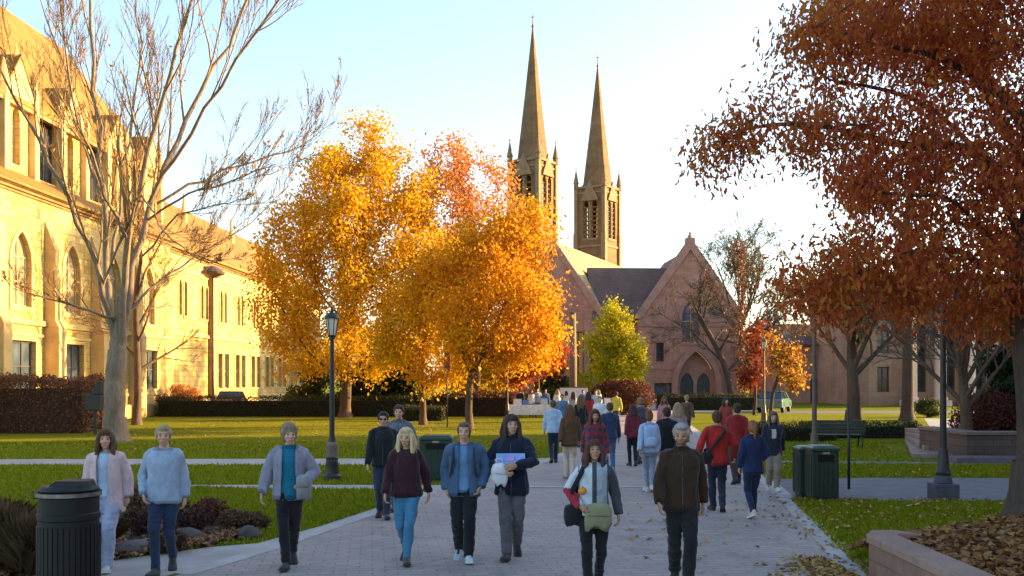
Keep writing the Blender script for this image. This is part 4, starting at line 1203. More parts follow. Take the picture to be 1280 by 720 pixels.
# ---- church
M_church = stone('pink_brownstone', (.36, .175, .135), (.45, .24, .185), (.27, .155, .125), .7, .28, .01, blotch=.3)
M_churcht = plain('brownstone_trim', (.33, .185, .145), .85, .2, 1.5, bmp=.3, bscale=20)
M_tower = stone('tower_stone', (.19, .112, .055), (.26, .155, .075), (.13, .08, .05), .9, .35, .012, blotch=.35)
M_towert = plain('tower_trim', (.25, .16, .085), .85, .22, 1.5, bmp=.3, bscale=20)
M_slate = roofing('dark_slate', (.105, .058, .046), (.155, .09, .072))
M_copper = roofing('pale_slate', (.30, .22, .07), (.38, .29, .11))
def church_hall():
    root = thing('church_hall', 'pink stone hall with tall gabled porch front and dark slate roof', 'building', (17.9, 100, 0), rad(3))
    holes = [arch(.1, 6.0, 2.0, 4.3, True), rect(-3.05, 4.1, .8, 1.9), rect(-2.7, .35, 1.9, 1.6), arch(.6, 0, 3.9, 5.2, True)]
    mb = MB(); wall_holes(mb, [(-5.2, 0), (5.2, 0), (5.2, 8.6), (0, 15.7), (-5.2, 8.6)], holes, 0, .35)
    mb.add([(-5.2,0,0),(-5.2,12,0),(-5.2,12,8.6),(-5.2,0,8.6)], [(0,3,2,1)]); mb.add([(5.2,0,0),(5.2,12,0),(5.2,12,8.6),(5.2,0,8.6)], [(0,1,2,3)])
    wall_holes(mb, [(-10.5, 0), (-5.2, 0), (-5.2, 8.3), (-10.5, 8.3)], [rect(-9.4, 2.4, 1.1, 3), rect(-7.0, 2.4, 1.1, 3)], 1.5, .3)
    mb.build('wall', M_church, root, fix=False)
    for x in (-9.4, -7.0): window(root, rect(x, 2.4, 1.1, 3), 1.75, M_frd, M_gl, .08, 1, 1)
    window(root, holes[0], .3, M_fr, M_glb, .12, 1, 1, surround=.22, sm=M_churcht)
    window(root, holes[1], .3, M_frd, M_gl, .07, 0, 1, surround=.12, sm=M_churcht)
    window(root, holes[2], .3, M_frd, M_glb, .07, 2, 0, surround=.12, sm=M_churcht)
    cp = MB()
    cp.xprism([(-5.5, 8.35), (-5.05, 8.35), (0, 15.35), (5.05, 8.35), (5.5, 8.35), (5.5, 8.75), (.28, 16.25), (-.28, 16.25), (-5.5, 8.75)], -.2, .45)
    cp.box(-.45, .45, -.25, .5, 15.95, 16.5); cp.lathe([(.3, 16.5), (.16, 16.9), (.02, 17.3)], 8, (0, .1, 0))
    cp.build('gable_coping', M_churcht, root, bevel=.03)
    for b_ in ((-5.2, -1.55, -.1, -.002, 3.3, 3.5), (2.75, 5.2, -.1, -.002, 3.3, 3.5), (-5.3, -4.0, -.16, -.003, 0, .3), (-5.2, -1.25, -.1, -.002, 7.6, 7.8), (1.5, 5.2, -.1, -.002, 7.6, 7.8)):
        tr = MB(); tr.box(*b_); tr.build('string_course', M_churcht, root)
    # portal: projecting surround, inner wall with two arched doors
    po = MB(); lo = arch(.6, 0, 3.9, 5.2, True); out = inset_loop(lo, -.55); n = len(lo)
    out = [(x, max(z, 0)) for x, z in out]
    vs = [(x,-.5,z) for x,z in out]+[(x,-.5,z) for x,z in lo]+[(x,-.004,z) for x,z in lo]+[(x,-.004,z) for x,z in out]; fs = []
    for i in range(1, n):
        k = (i+1) % n
        fs += [(i,k,n+k,n+i),(n+i,n+k,2*n+k,2*n+i),(2*n+i,2*n+k,3*n+k,3*n+i),(3*n+i,3*n+k,k,i)]
    po.add(vs, fs); po.xprism([(-1.9, 5.9), (.6, 6.9), (3.1, 5.9), (3.1, 5.75), (-1.9, 5.75)], -.45, -.01) if False else None
    dl, dr = arch(-.25, 0, 1.35, 3.0, True, 5), arch(1.45, 0, 1.35, 3.0, True, 5)
    wall_holes(po, lo, [dl, dr], .4, .2); po.build('portal', M_churcht, root)
    for h in (dl, dr):
        d = MB(); d.add([(x, .55, z) for x, z in h], [tuple(range(len(h)))]); cx = (h[0][0]+h[1][0])/2
        d.box(cx-.03, cx+.03, .5, .54, .1, 2.6); d.box(cx-.6, cx+.6, .5, .54, .9, 1.0)
        dd = d.build('door', plain('door_teal_dark', (.035, .05, .06), .45, .3, 4), root)
        hh = MB(); hh.tube([(cx+.08, .47, 1.0), (cx+.08, .47, 1.3)], .025, 6); hh.build('handle', plain('brass', (.5, .36, .15), .35, .1, 5, metal=1), dd)
    r1 = MB(); r1.xprism([(-5.45, 8.5), (0, 15.5), (5.45, 8.5), (5.45, 8.3), (0, 15.2), (-5.45, 8.3)], .46, 13); r1.build('roof', M_slate, root)
    r2 = MB(); r2.yprism([(1.1, 8.2), (1.1, 8.4), (6.4, 14.2), (11.7, 8.4), (11.7, 8.2)], -9.6, -.6); r2.build('roof', M_slate, root)
church_hall()

def church_nave():
    root = thing('church_nave', 'pink gabled church nave with pale roof catching the sun beside the slate roofed hall', 'building', (4.4, 103, 0), rad(-22))
    W, za, ze = 5.1, 16.3, 8.9
    holes = [rect(2.5, 2.2, 1.0, 5.0), rect(4.0, 2.2, .9, 4.4), arch(-.4, 5.0, 2.4, 5.0, True), rect(-3.2, 2.2, 1, 4.4)]
    mb = MB(); wall_holes(mb, [(-W, 0), (W, 0), (W, ze), (0, za), (-W, ze)], holes, 0, .3)
    mb.add([(W,0,0),(W,38,0),(W,38,ze),(W,0,ze)], [(0,1,2,3)]); mb.add([(-W,0,0),(-W,38,0),(-W,38,ze),(-W,0,ze)], [(0,3,2,1)]); mb.add([(-W,38,0),(W,38,0),(W,38,ze),(0,38,za),(-W,38,ze)], [(4,3,2,1,0)])
    mb.build('wall', M_church, root, fix=False)
    for h in holes: window(root, h, .26, M_frd, M_gl, .09, 1, 2, surround=.14, sm=M_churcht)
    cp = MB(); cp.xprism([(-W-.3, ze-.3), (-W+.2, ze-.3), (0, za-.3), (W-.2, ze-.3), (W+.3, ze-.3), (W+.3, ze+.15), (0, za+.5), (-W-.3, ze+.15)], -.2, .4); cp.build('gable_coping', M_churcht, root)
    rf = MB(); rf.xprism([(-W-.3, ze), (0, za+.3), (W+.3, ze), (W+.3, ze-.25), (0, za+.05), (-W-.3, ze-.25)], .41, 38.4); rf.build('roof', M_copper, root)
church_nave()

def church_tower(label, loc, w, zs, zt, rz):
    root = thing('church_tower', label, 'tower', loc, rz, 'twin church towers')
    h = w/2; mb = MB(); zb = zs-9.5
    for q in range(4):
        b = MB(); hl = [arch(-w*.15, zb+1.2, w*.2, 6.3, True, 5), arch(w*.15, zb+1.2, w*.2, 6.3, True, 5)]
        wall_holes(b, [(-h, 0), (h, 0), (h, zs), (-h, zs)], hl, -h, .5)
        M = Matrix.Rotation(math.pi/2*q, 4, 'Z'); mb.add([M @ Vector(v) for v in b.v], b.f)
    mb.build('shaft', M_tower, root, fix=False)
    for q in range(4):
        M = Matrix.Rotation(math.pi/2*q, 4, 'Z')
        t = MB(); t.box(-.1, .1, -h-.05, -h+.4, zb+1, zb+7.0); t.box(-w*.27, w*.27, -h-.12, -h+.12, zb+.8, zb+1.15)
        for k in range(7): t.obox((0, -h+.28, zb+1.8+.75*k), (w*.46, .3, .07), rx=rad(-35))
        t.xprism([(-w*.32, zb+7.4), (w*.32, zb+7.4), (0, zs+1.2)], -h-.3, -h-.004)
        t.v = [M @ Vector(v) for v in t.v]; t.build('belfry_opening', M_towert, root)
        b = MB(); c = h+.05
        for z0, z1, s in ((0, zb-6, .95), (zb-6, zb+2, .8), (zb+2, zs+.2, .62)): b.box(-c-s/2+.1, -c+s/2+.1, -c-s/2+.1, -c+s/2+.1, z0, z1)
        b.v = [M @ Vector(v) for v in b.v]; b.build('corner_buttress', M_towert, root)
        p = MB(); cc = M @ Vector((-c+.05, -c+.05, 0))
        p.lathe([(.42, zs+.1), (.42, zs+.9), (.52, zs+.95), (.46, zs+1.1), (.05, zs+3.2), (.12, zs+3.3), (.02, zs+3.7)], 8, (cc.x, cc.y, 0)); p.build('pinnacle', M_towert, root)
    for z, o, hh in ((zb-.3, .16, .35), (zs-.9, .12, .3), (zs-.02, .26, .38), (zb-9, .14, .35)):
        c = MB()
        for q in range(4):
            M = Matrix.Rotation(math.pi/2*q, 4, 'Z'); b = MB(); b.box(-h-o, h+o-.003*q, -h-o, -h-.003, z+.003*q, z+hh); c.add([M @ Vector(v) for v in b.v], b.f)
        c.build('cornice', M_towert, root)
    s = MB(); R0 = w*.395
    rg = []
    for q_, z in ((1.10, zs-.1), (1.0, zs+1.0), (.50, zs+(zt-zs)*.52), (.05, zt-.6)):
        rg.append([(R0*1.16*q_*math.cos(rad(90*(i//2)+45+(-13 if i % 2 == 0 else 13))), R0*1.16*q_*math.sin(rad(90*(i//2)+45+(-13 if i % 2 == 0 else 13))), z) for i in range(8)])
    s.loft(rg)
    s.build('spire', M_tower, root)
    f = MB(); f.lathe([(.12, zt-.8), (.22, zt-.3), (.08, zt), (.04, zt+1.6)], 8); f.box(-.3, .3, -.04, .04, zt+1.0, zt+1.1); f.build('finial', M_towert, root)
church_tower('nearer and taller of the twin spired brown stone church towers, rising behind orange tree', (gx(666, 150), 150, 0), 5.0, gz(205, 150), gz(30, 150), rad(-33))
church_tower('farther of the twin spired brown stone church towers, above the pale nave roof', (gx(747, 167), 167, 0), 5.3, gz(238, 167), gz(80, 167), rad(-33))

# ---- buildings on the right
M_peach = stone('peach_limestone', (.34, .21, .145), (.42, .28, .20), (.28, .19, .14), 1.0, .4, .01, blotch=.25)
M_pill = plain('pale_column_stone', (.60, .46, .36), .8, .12, 1.2, bmp=.2)
def columned():
    root = thing('columned_building', 'peach stone building with pale columns behind the trees on the right', 'building', (31.0, 86.5, 0), rad(4))
    holes = [rect(x, 1.2, 1.3, 6.2) for x in (4.5, 7.1, 9.7, 12.3)]+[rect(x, z, 1.1, 2.2) for x in (1.3, 16.2, 19) for z in (1.2, 4.6, 7.8)]
    mb = MB(); wall_holes(mb, [(0, 0), (22, 0), (22, 11.2), (0, 11.2)], holes, 0, .3); mb.add([(0,0,0),(0,14,0),(0,14,11.2),(0,0,11.2)], [(0,3,2,1)]); mb.build('wall', M_peach, root, fix=False)
    for h in holes: window(root, h, .27, M_frd, M_gl, .09, 1, 3)
    for x in (3.2, 5.8, 8.4, 11.0, 13.6):
        c = MB(); c.lathe([(.62, .5), (.62, .7), (.52, .8), (.50, 4), (.43, 8.6), (.6, 8.8), (.6, 9.1)], 16, (x, -1.2, 0)); c.box(x-.7, x+.7, -1.9, -.5, 0, .5); c.build('column', M_pill, root, smooth=False)
    e = MB(); e.box(2.2, 14.6, -2, -.002, 9.1, 10.4); e.box(-.2, 22, -2.2, .3, 10.402, 10.8); e.build('entablature', M_pill, root, bevel=.03)
    r = MB(); r.box(-.4, 22.4, -.3, 14.3, 11.2, 11.5); r.build('roof', M_slate, root)
columned()
def low_brick():
    root = thing('low_brick_building', 'low pink brick building with dark doorway beyond the lit lawn', 'building', (26.0, 98, 0), rad(2))
    holes = [rect(x, 1.0, 1.1, 1.7) for x in (1.8, 7.6, 10.2)]+[rect(4.4, 0, 2.0, 2.4)]
    mb = MB(); wall_holes(mb, [(0, 0), (14, 0), (14, 5.6), (0, 5.6)], holes, 0, .25); mb.add([(0,0,0),(0,9,0),(0,9,5.6),(0,0,5.6)], [(0,3,2,1)]); mb.build('wall', stone('pink_brick', (.42, .23, .17), (.50, .29, .22), (.38, .27, .22), .25, .08, .01), root, fix=False)
    for h in holes[:3]: window(root, h, .22, M_fr, M_gl, .07, 1, 1)
    d = MB(); d.box(3.45, 5.35, .18, .22, .02, 2.38); d.box(4.37, 4.43, .14, .18, .02, 2.38); d.build('door', M_frd, root)
    r = MB(); r.yprism([(-.4, 5.6), (-.4, 5.75), (4.5, 8.0), (9.4, 5.75), (9.4, 5.6)], -.4, 14.4); r.build('roof', M_slate, root)
low_brick()
def shade_block():  # unseen hall, added so that its shadow covers the foreground
    """unseen brick hall added outside the frame on the right to shade the plaza"""
    root = thing('added_shade_hall', 'long red brick hall added out of view to shade the plaza', 'building', (28, 49.5, 0), rad(-90))
    L, Hh, D = 76, 14.2, 15
    holes = [rect(x, z, 1.4, 2.2) for x in range(4, 74, 5) for z in (1.3, 5.2, 9.1)]
    mb = MB(); wall_holes(mb, [(0, 0), (L, 0), (L, Hh), (0, Hh)], holes, 0, .25); mb.add([(0,0,0),(0,D,0),(0,D,Hh),(0,0,Hh)], [(0,3,2,1)]); mb.add([(L,0,0),(L,D,0),(L,D,Hh),(L,0,Hh)], [(0,1,2,3)]); mb.add([(0,D,0),(L,D,0),(L,D,Hh),(0,D,Hh)], [(3,2,1,0)])
    mb.build('wall', stone('red_brick', (.28, .12, .08), (.36, .17, .11), (.3, .24, .2), .25, .08, .01), root, fix=False)
    for h in holes: 
        p = MB(); p.add([(x, .2, z) for x, z in h], [(0, 1, 2, 3)]); p.build('window', M_gl, root, fix=False)
    r = MB(); r.box(-.3, L+.3, -.3, D+.3, Hh, Hh+.5); r.build('roof', M_slate, root)
shade_block()
# ------------------------------------------------------------------ trees in the scene
rngT = np.random.default_rng(17)
B_grey = bark('grey_bark', (.23, .17, .12)); B_brown = bark('brown_bark', (.105, .068, .048)); B_dark = bark('dark_bark', (.075, .055, .045)); B_tan = bark('tan_bark', (.26, .17, .10))
B_twig = bark('twig_bark', (.27, .17, .08)); B_twigd = bark('dark_twig_bark', (.11, .08, .062))
L_gold = leaf_mat('golden_leaves', [(.42, .17, .006), (.58, .29, .008), (.66, .38, .010), (.70, .45, .02), (.58, .40, .03)], .5, posvar=.55)
L_orange = leaf_mat('orange_leaves', [(.50, .19, .010), (.62, .28, .010), (.68, .36, .012), (.70, .43, .02)], .5, posvar=.5)
L_peach = leaf_mat('rusty_orange_leaves', [(.48, .17, .045), (.58, .24, .05), (.60, .32, .08)], .5)
L_oak = leaf_mat('russet_oak_leaves', [(.27, .037, .042), (.40, .070, .037), (.51, .125, .03), (.55, .185, .03), (.36, .21, .03)], .52, posvar=.4)
L_yg = leaf_mat('yellow_green_leaves', [(.20, .22, .012), (.38, .36, .012), (.56, .48, .015), (.66, .54, .02)], .5, posvar=.5)
L_green = leaf_mat('green_leaves', [(.035, .055, .012), (.06, .085, .015), (.09, .11, .02)], .3)
L_dgreen = leaf_mat('dark_evergreen', [(.012, .022, .010), (.022, .038, .014), (.035, .05, .018)], .15)
L_hedge = leaf_mat('hedge_leaves', [(.028, .036, .012), (.050, .058, .018), (.075, .072, .022)], .2)
L_rust = leaf_mat('rust_bush_leaves', [(.12, .055, .03), (.19, .085, .045), (.24, .12, .06)], .25)
L_dred = leaf_mat('dark_red_leaves', [(.07, .022, .018), (.12, .035, .025), (.16, .055, .03)], .3)
L_red = leaf_mat('red_leaves', [(.30, .03, .015), (.42, .06, .015), (.48, .12, .02)], .45)
L_yel = leaf_mat('yellow_leaves', [(.48, .28, .015), (.58, .38, .02), (.62, .45, .04)], .5)
L_dry = leaf_mat('dry_bed_leaves', [(.05, .028, .018), (.09, .05, .028), (.14, .075, .04), (.17, .11, .06)], .2)

def left_bare_tree():
    Y = 36.0; x0 = gx(145, Y)
    def p(px, py, dy=0.0): return (gx(px, Y+dy)-x0, dy, gz(py, Y+dy))
    limbs = [
        ([(0, 0, -.1), (-.03, 0, 1.5), (.0, 0, 2.6), p(147, 438)], .39, .34, 0),
        ([p(147, 446), p(147.5, 415), p(149, 370)], .35, .08, 0),
        ([p(146, 446), p(140, 410, -.1), p(121, 330, -.8), p(72, 222, -2.0), p(22, 130, -3), p(-15, 60, -3.4)], 0.130, 0.025, 1),
        ([p(146, 446), p(142, 410, .1), p(132, 320, .8), p(127, 160, 1.4), p(113, -10, 2.2), p(100, -120, 2.6)], 0.147, 0.032, 1),
        ([p(150, 446), p(153, 400, -.2), p(160, 300, -1), p(184, 190, -1.4), p(220, 60, -2), p(262, -60, -3)], 0.163, 0.032, 1),
        ([p(150, 446), p(157, 400, .1), p(186, 262, .6), p(232, 150, 1.6), p(300, 18, 2.8), p(350, -80, 3.5)], 0.163, 0.032, 1),
        ([p(186, 255, .6), p(255, 135, -.6), p(345, 5, -1.8), p(390, -60, -2)], 0.076, 0.019, 1),
        ([p(196, 255, .8), p(275, 213, 1.5), p(360, 190, 2.5), p(418, 152, 3.2)], 0.060, 0.013, 1),
        ([p(185, 275, .5), p(235, 242, -.8), p(300, 222, -2), p(345, 205, -2.4)], 0.049, 0.013, 1),
        ([p(147, 402), p(112, 388, -1), p(62, 374, -2), p(15, 360, -3)], 0.060, 0.016, 1),
        ([p(155, 400), p(186, 362, .8), p(238, 325, 1.5), p(300, 288, 2.5), p(362, 232, 3.5)], 0.060, 0.013, 1),
        ([p(140, 330, -.4), p(150, 210, .4), p(175, 80, .9), p(168, -40, 1.2)], 0.070, 0.019, 1),
        ([p(128, 250, 1), p(90, 120, 2.4), p(48, -10, 3.4)], 0.066, 0.019, 1),
        ([p(160, 300, -1), p(130, 245, -2.4), p(92, 130, -4), p(75, 0, -5)], 0.066, 0.019, 1),
        ([p(172, 235, -1), p(215, 300, -2.6), p(262, 330, -3.6)], 0.038, 0.013, 1),
        ([p(178, 320, .2), p(222, 268, -.8), p(262, 258, -1.4), p(312, 248, -2)], 0.043, 0.013, 1),
    ]
    prm = dict(depth=4, n=[6, 6, 5, 4, 3], kids=[0, 11, 7, 5], wander=.09, trop=.05, ang=(16, 38), up=.30, lr=.55, rr=.55, minr=.0085, taper=.35)
    bare_tree('bare_tree', 'large grey multi limbed bare tree on the left lawn before the stone hall', (x0, Y, 0), B_grey, B_twig, rngT, 4.2, .39, prm, limbs=limbs,
              leaves=(700, .12, L_peach, 3))
left_bare_tree()
prm_b = dict(depth=4, n=[6, 5, 4, 3], kids=[0, 7, 5, 4], wander=.13, trop=.02, ang=(25, 55), up=.12, lr=.6, rr=.6, minr=.010, taper=.4, lstart=.35)
def small_bare(label, px, Y, th, br, nl, LL, bmat, tmat, seed, ang=(18, 55), group=None, leaves=None, prm=prm_b, lean=(0, 0)):
    return bare_tree('bare_tree', label, (gx(px, Y), Y, 0), bmat, tmat, np.random.default_rng(seed), th, br, prm, None, nl, LL, ang, 'tree', group, leaves, lean=lean)
small_bare('slim bare tree with grey trunk just behind the large bare tree', 171, 50, 6.5, .20, 6, 4.0, B_brown, B_twig, 31)

# golden maples across the lawn
rA = np.random.default_rng(41)
def E(px, py, Y, rx, ry, rz, base):     # a foliage mass given where it stands
    return (gx(px, Y)-base[0], Y-base[1], gz(py, Y), rx, ry, rz)
Yt = 60; b = (gx(432, Yt), Yt)
leafy_tree('maple_tree', 'largest golden maple, dense crown with yellow top, behind the lantern post', (b[0], b[1], 0),
           [E(448, 330, 60.0, 5.88, 4.94, 4.71, b), E(455, 245, 60.0, 4.47, 4.00, 3.76, b), E(462, 190, 60.0, 2.35, 2.35, 2.24, b), E(372, 365, 59.5, 3.06, 3.06, 3.88, b), E(535, 340, 60.0, 2.82, 3.53, 3.53, b), E(400, 270, 60.0, 2.82, 2.82, 2.59, b), E(385, 455, 59.0, 2.24, 2.12, 1.18, b), E(455, 440, 59.0, 3.06, 2.59, 1.76, b), E(520, 255, 61.0, 2.00, 2.35, 2.24, b)],
           L_gold, B_brown, rA, 2.7, .34, 1000, 62000, .20, .44, .62, .9, 10, clump=.55, thr=-.12, tpl=LEAF6)
Yt = 50; b = (gx(528, Yt), Yt)
leafy_tree('maple_tree', 'yellow maple standing between the two widest orange crowns', (b[0], b[1], 0),
           [E(530, 395, 49.5, 2.4, 2.4, 1.9, b), E(575, 345, 49.5, 2.3, 2.2, 2.3, b), E(500, 440, 49, 1.6, 1.6, 1.2, b), E(560, 450, 49, 1.6, 1.5, 1.0, b)],
           L_gold, B_brown, rA, 2.6, .17, 480, 22000, .175, .38, .5, .75, 8, clump=.6, thr=-.1, tpl=LEAF6)
Yt = 46; b = (gx(586, Yt), Yt)
leafy_tree('maple_tree', 'orange maple with round crown nearest to the church spires', (b[0], b[1], 0),
           [E(615, 345, 46, 2.9, 2.9, 2.9, b), E(650, 295, 46.5, 1.7, 2.0, 1.9, b), E(672, 390, 46, 1.7, 2.0, 2.3, b), E(600, 420, 45.5, 2.2, 2.2, 1.5, b), E(655, 445, 46, 1.6, 1.6, .9, b), E(690, 425, 46, .9, 1.2, 1.1, b)],
           L_orange, B_brown, rA, 2.5, .17, 620, 28000, .17, .37, .5, .75, 8, clump=.6, thr=-.08, tpl=LEAF6)
Yt = 63; b = (gx(596, Yt), Yt)
leafy_tree('maple_tree', 'taller thin crowned rusty orange maple with sky showing through, behind the others', (b[0], b[1], 0),
           [E(585, 255, 63, 3.9, 3.4, 4.2, b), E(555, 205, 63, 2.0, 2.2, 2.0, b), E(625, 270, 63, 2.3, 2.6, 3.4, b), E(600, 330, 63, 3.5, 3.0, 3.0, b)],
           L_peach, B_brown, rA, 4.5, .22, 620, 15000, .20, .36, .6, .95, 9, clump=.5, thr=.02, tpl=LEAF6)
Yt = 65.5; b = (gx(612, Yt), Yt)
leafy_tree('maple_tree', 'small bright yellow tree seen below the orange crowns, by the lane', (b[0], b[1], 0),
           [E(605, 462, 65.5, 2.52, 2.10, 1.60, b), E(640, 455, 65.5, 1.68, 1.68, 1.68, b), E(570, 470, 65.5, 1.34, 1.51, 1.34, b)],
           L_yel, B_brown, rA, 1.3, .2, 260, 6000, .24, .4, .6, .9, 9, tpl=LEAF4)
Yt = 64; b = (gx(672, Yt), Yt)
leafy_tree('maple_tree', 'small red orange maple low beside the wooden pole', (b[0], b[1], 0),
           [E(668, 450, 60, 1.9, 1.7, 1.2, b), E(645, 470, 60, 1.2, 1.2, .9, b), E(690, 440, 60, 1.0, 1.2, .9, b)], L_red, B_brown, rA, 1.3, .13, 220, 4200, .18, .3, .5, .8, 8)
Yt = 76; b = (gx(767, Yt), Yt)
leafy_tree('linden_tree', 'conical yellow green tree in front of the church', (b[0], b[1], 0),
           [E(768, 478, 76, 2.68, 2.46, 2.12, b), E(768, 440, 76, 2.24, 2.12, 2.01, b), E(768, 405, 76, 1.45, 1.45, 1.79, b), E(767, 382, 76, 0.67, 0.67, 0.89, b), E(790, 435, 76, 1.12, 1.34, 1.01, b)],
           L_yg, B_brown, rA, 1.0, .2, 480, 17000, .21, .32, .45, .65, 8, clump=.8, thr=-.2)
# big oak at the right
OY = 13.3; ob = (6.95, OY)
rO = np.random.default_rng(71)
def OP(px, py, Y): return (gx(px, Y)-ob[0], Y-ob[1], gz(py, Y)-.46)
oak_trunk = [(.05*math.sin(i*.5), .04*math.cos(i*.7), .32*i) for i in range(22)]
oak_limbs = [(3.6, [OP(1215, 172, 13.2), OP(1140, 186, 13.0), OP(1070, 168, 12.9), OP(1000, 152, 12.8), OP(930, 160, 12.7), OP(872, 168, 12.6)]), (2.6, [OP(1200, 300, 13.3), OP(1120, 322, 13.3), OP(1050, 348, 13.2), OP(985, 366, 13.1)]),
    (4.6, [OP(1220, 85, 13.2), OP(1140, 60, 13), OP(1060, 48, 12.9), OP(1000, 20, 12.8)]), (3.1, [OP(1180, 235, 12.4), OP(1110, 245, 12.0), OP(1060, 225, 11.8)]), (4.1, [OP(1150, 120, 14), OP(1080, 105, 14.2), OP(1010, 95, 14.2)]),
    (3.4, [(1.2, .4, 4.0), (2.4, .8, 4.6), (3.6, 1.0, 5.0)]), (4.4, [(.6, -1.0, 5.2), (1.4, -2.0, 6.0)]), (5.2, [(-.3, 1.2, 6.4), (-.2, 2.4, 7.4)])]
leafy_tree('oak_tree', 'big russet leaved oak in the raised bed, limbs reaching over the plaza', (ob[0], ob[1], .46),
           [(e[0], e[1], e[2]-.46)+tuple(e[3:]) for e in [
            E(885, 168, 12.6, .35, .5, .14, ob), E(930, 165, 12.6, .7, .8, .22, ob), E(925, 195, 12.8, .5, .6, .12, ob), E(1180, 150, 13.2, 1.0, 1.5, .7, ob), E(1250, 200, 13.4, .9, 1.6, .8, ob), E(1120, 240, 13.2, .8, 1.3, .4, ob), E(985, 160, 12.8, .75, .9, .26, ob), E(1050, 165, 13, .85, 1.2, .50, ob), E(1030, 110, 12.8, .7, .9, .28, ob), E(1130, 190, 13, 1.1, 1.5, .8, ob),
            E(1010, 30, 12.6, .55, .9, .32, ob), E(985, 60, 13, .4, .8, .2, ob), E(1080, 30, 12.8, .8, 1.2, .45, ob), E(1160, 45, 13, 1.0, 1.5, .5, ob), E(1230, 120, 13.5, 1.2, 1.8, 1.3, ob), E(1140, -60, 13, 1.2, 1.8, .6, ob), E(1250, -60, 13.5, 1.6, 2, 1.3, ob),
            E(1230, 240, 13, 1.0, 1.7, .8, ob), E(1150, 285, 13.2, 1.0, 1.6, .65, ob), E(1090, 320, 13, .85, 1.3, .6, ob), E(1030, 340, 13, .65, 1.1, .55, ob), E(985, 370, 13, .42, .9, .42, ob), E(1180, 350, 13.4, 1.2, 1.7, .55, ob), E(1250, 350, 13.6, .8, 1.6, .6, ob), E(1060, 385, 13, .7, 1.0, .22, ob), E(1230, 395, 13.5, .7, 1.2, .25, ob),
            (1.8, .5, 4.5, 2.2, 2.6, 1.6), (2.2, -.5, 6.4, 2.4, 2.8, 1.6), (.2, 1.5, 8.0, 2.6, 2.6, 1.3), (.6, -1.0, 8.0, 2.4, 2.2, 1.2)]],
           L_oak, B_dark, rO, 2.4, .24, 2500, 110000, .080, .18, .32, .45, 5, tpl=LEAFLONG, clump=.9, thr=-.12, tip_r=.008, down=.75, maxr=.022, trunk_pts=oak_trunk, limbs=oak_limbs)
# bare and thin trees on the right
prm_f = dict(depth=5, n=[6, 5, 4, 3, 3], kids=[0, 7, 5, 4, 3], wander=.12, trop=.015, ang=(22, 50), up=.08, lr=.62, rr=.6, minr=.014, taper=.4, lstart=.45)
L_sp = leaf_mat('sparse_green_buds', [(.12, .13, .07), (.18, .17, .10)], .3)
small_bare('round topped bare tree with fine greenish twigs against the sky', 926, 84, 8.0, .28, 15, 5.6, B_brown, B_twigd, 51, (8, 80), leaves=(8000, .13, L_sp, 3), prm=dict(prm_f, lstart=.62, trop=.03))
t = small_bare('leaning brown bare tree in front of the church porch gable', 914, 76, 7.0, .27, 6, 3.0, B_dark, B_twigd, 52, (15, 55), leaves=(450, .2, L_rust, 3), prm=prm_b, lean=(-2.4, 0))
small_bare('broad bare tree with thick trunk on the right lawn behind the low hedge', 1066, 45, 3.8, .34, 9, 3.2, B_brown, B_twig, 53, (6, 48), prm=dict(prm_f, lstart=.6, kids=[0, 9, 7, 5, 3], minr=.012), leaves=(900, .16, L_peach, 3))
small_bare('tall dark trunked bare tree before the columned building', 1134, 55, 11.0, .33, 8, 4.0, B_dark, B_twigd, 54, (20, 60), prm=dict(prm_b, lstart=.55))
small_bare('bare tree with upswept limbs behind the low stone wall', 1206, 30, 2.6, .19, 9, 3.0, B_brown, B_twigd, 55, (14, 50), prm=dict(prm_b, lstart=.5))
Yt = 80; b = (gx(926, Yt-4), Yt-4)
leafy_tree('ivy_column', 'narrow column of rusty leaves climbing beside the round topped tree', (b[0], b[1], 0), [E(926, 345, 76, .40, .4, 3.2, b), E(926, 420, 76, .5, .5, 2.2, b)], L_rust, B_dark, rA, 2.5, .12, 150, 1800, .2, .25, .6, .8, 8)
Yt = 58; b = (gx(965, Yt), Yt)
leafy_tree('small_maple', 'small tree with yellow and rust leaves beside the lamp post, beyond the crowd', (b[0], b[1], 0), [E(978, 448, 58, 1.3, 1.3, 1.2, b), E(962, 430, 58, .8, 1.0, .8, b), E(992, 470, 58, .8, 1.0, .8, b)], leaf_mat('yellow_rust_leaves', [(.20, .06, .02), (.30, .10, .02), (.50, .26, .02), (.60, .42, .03)], .4), B_dark, rA, 1.8, .10, 200, 1500, .2, .3, .5, .8, 8)
Yt = 64; b = (gx(944, Yt), Yt)
leafy_tree('small_maple', 'small red leaved tree beyond the crowd, left of the yellow one', (b[0], b[1], 0), [E(946, 430, 64, .9, 1.0, 2.0, b), E(946, 470, 64, .8, 1, 1.2, b)], leaf_mat('dull_red_leaves', [(.14, .025, .015), (.24, .045, .018), (.28, .08, .02)], .35), B_dark, rA, 1.3, .09, 150, 2000, .2, .28, .5, .8, 8)
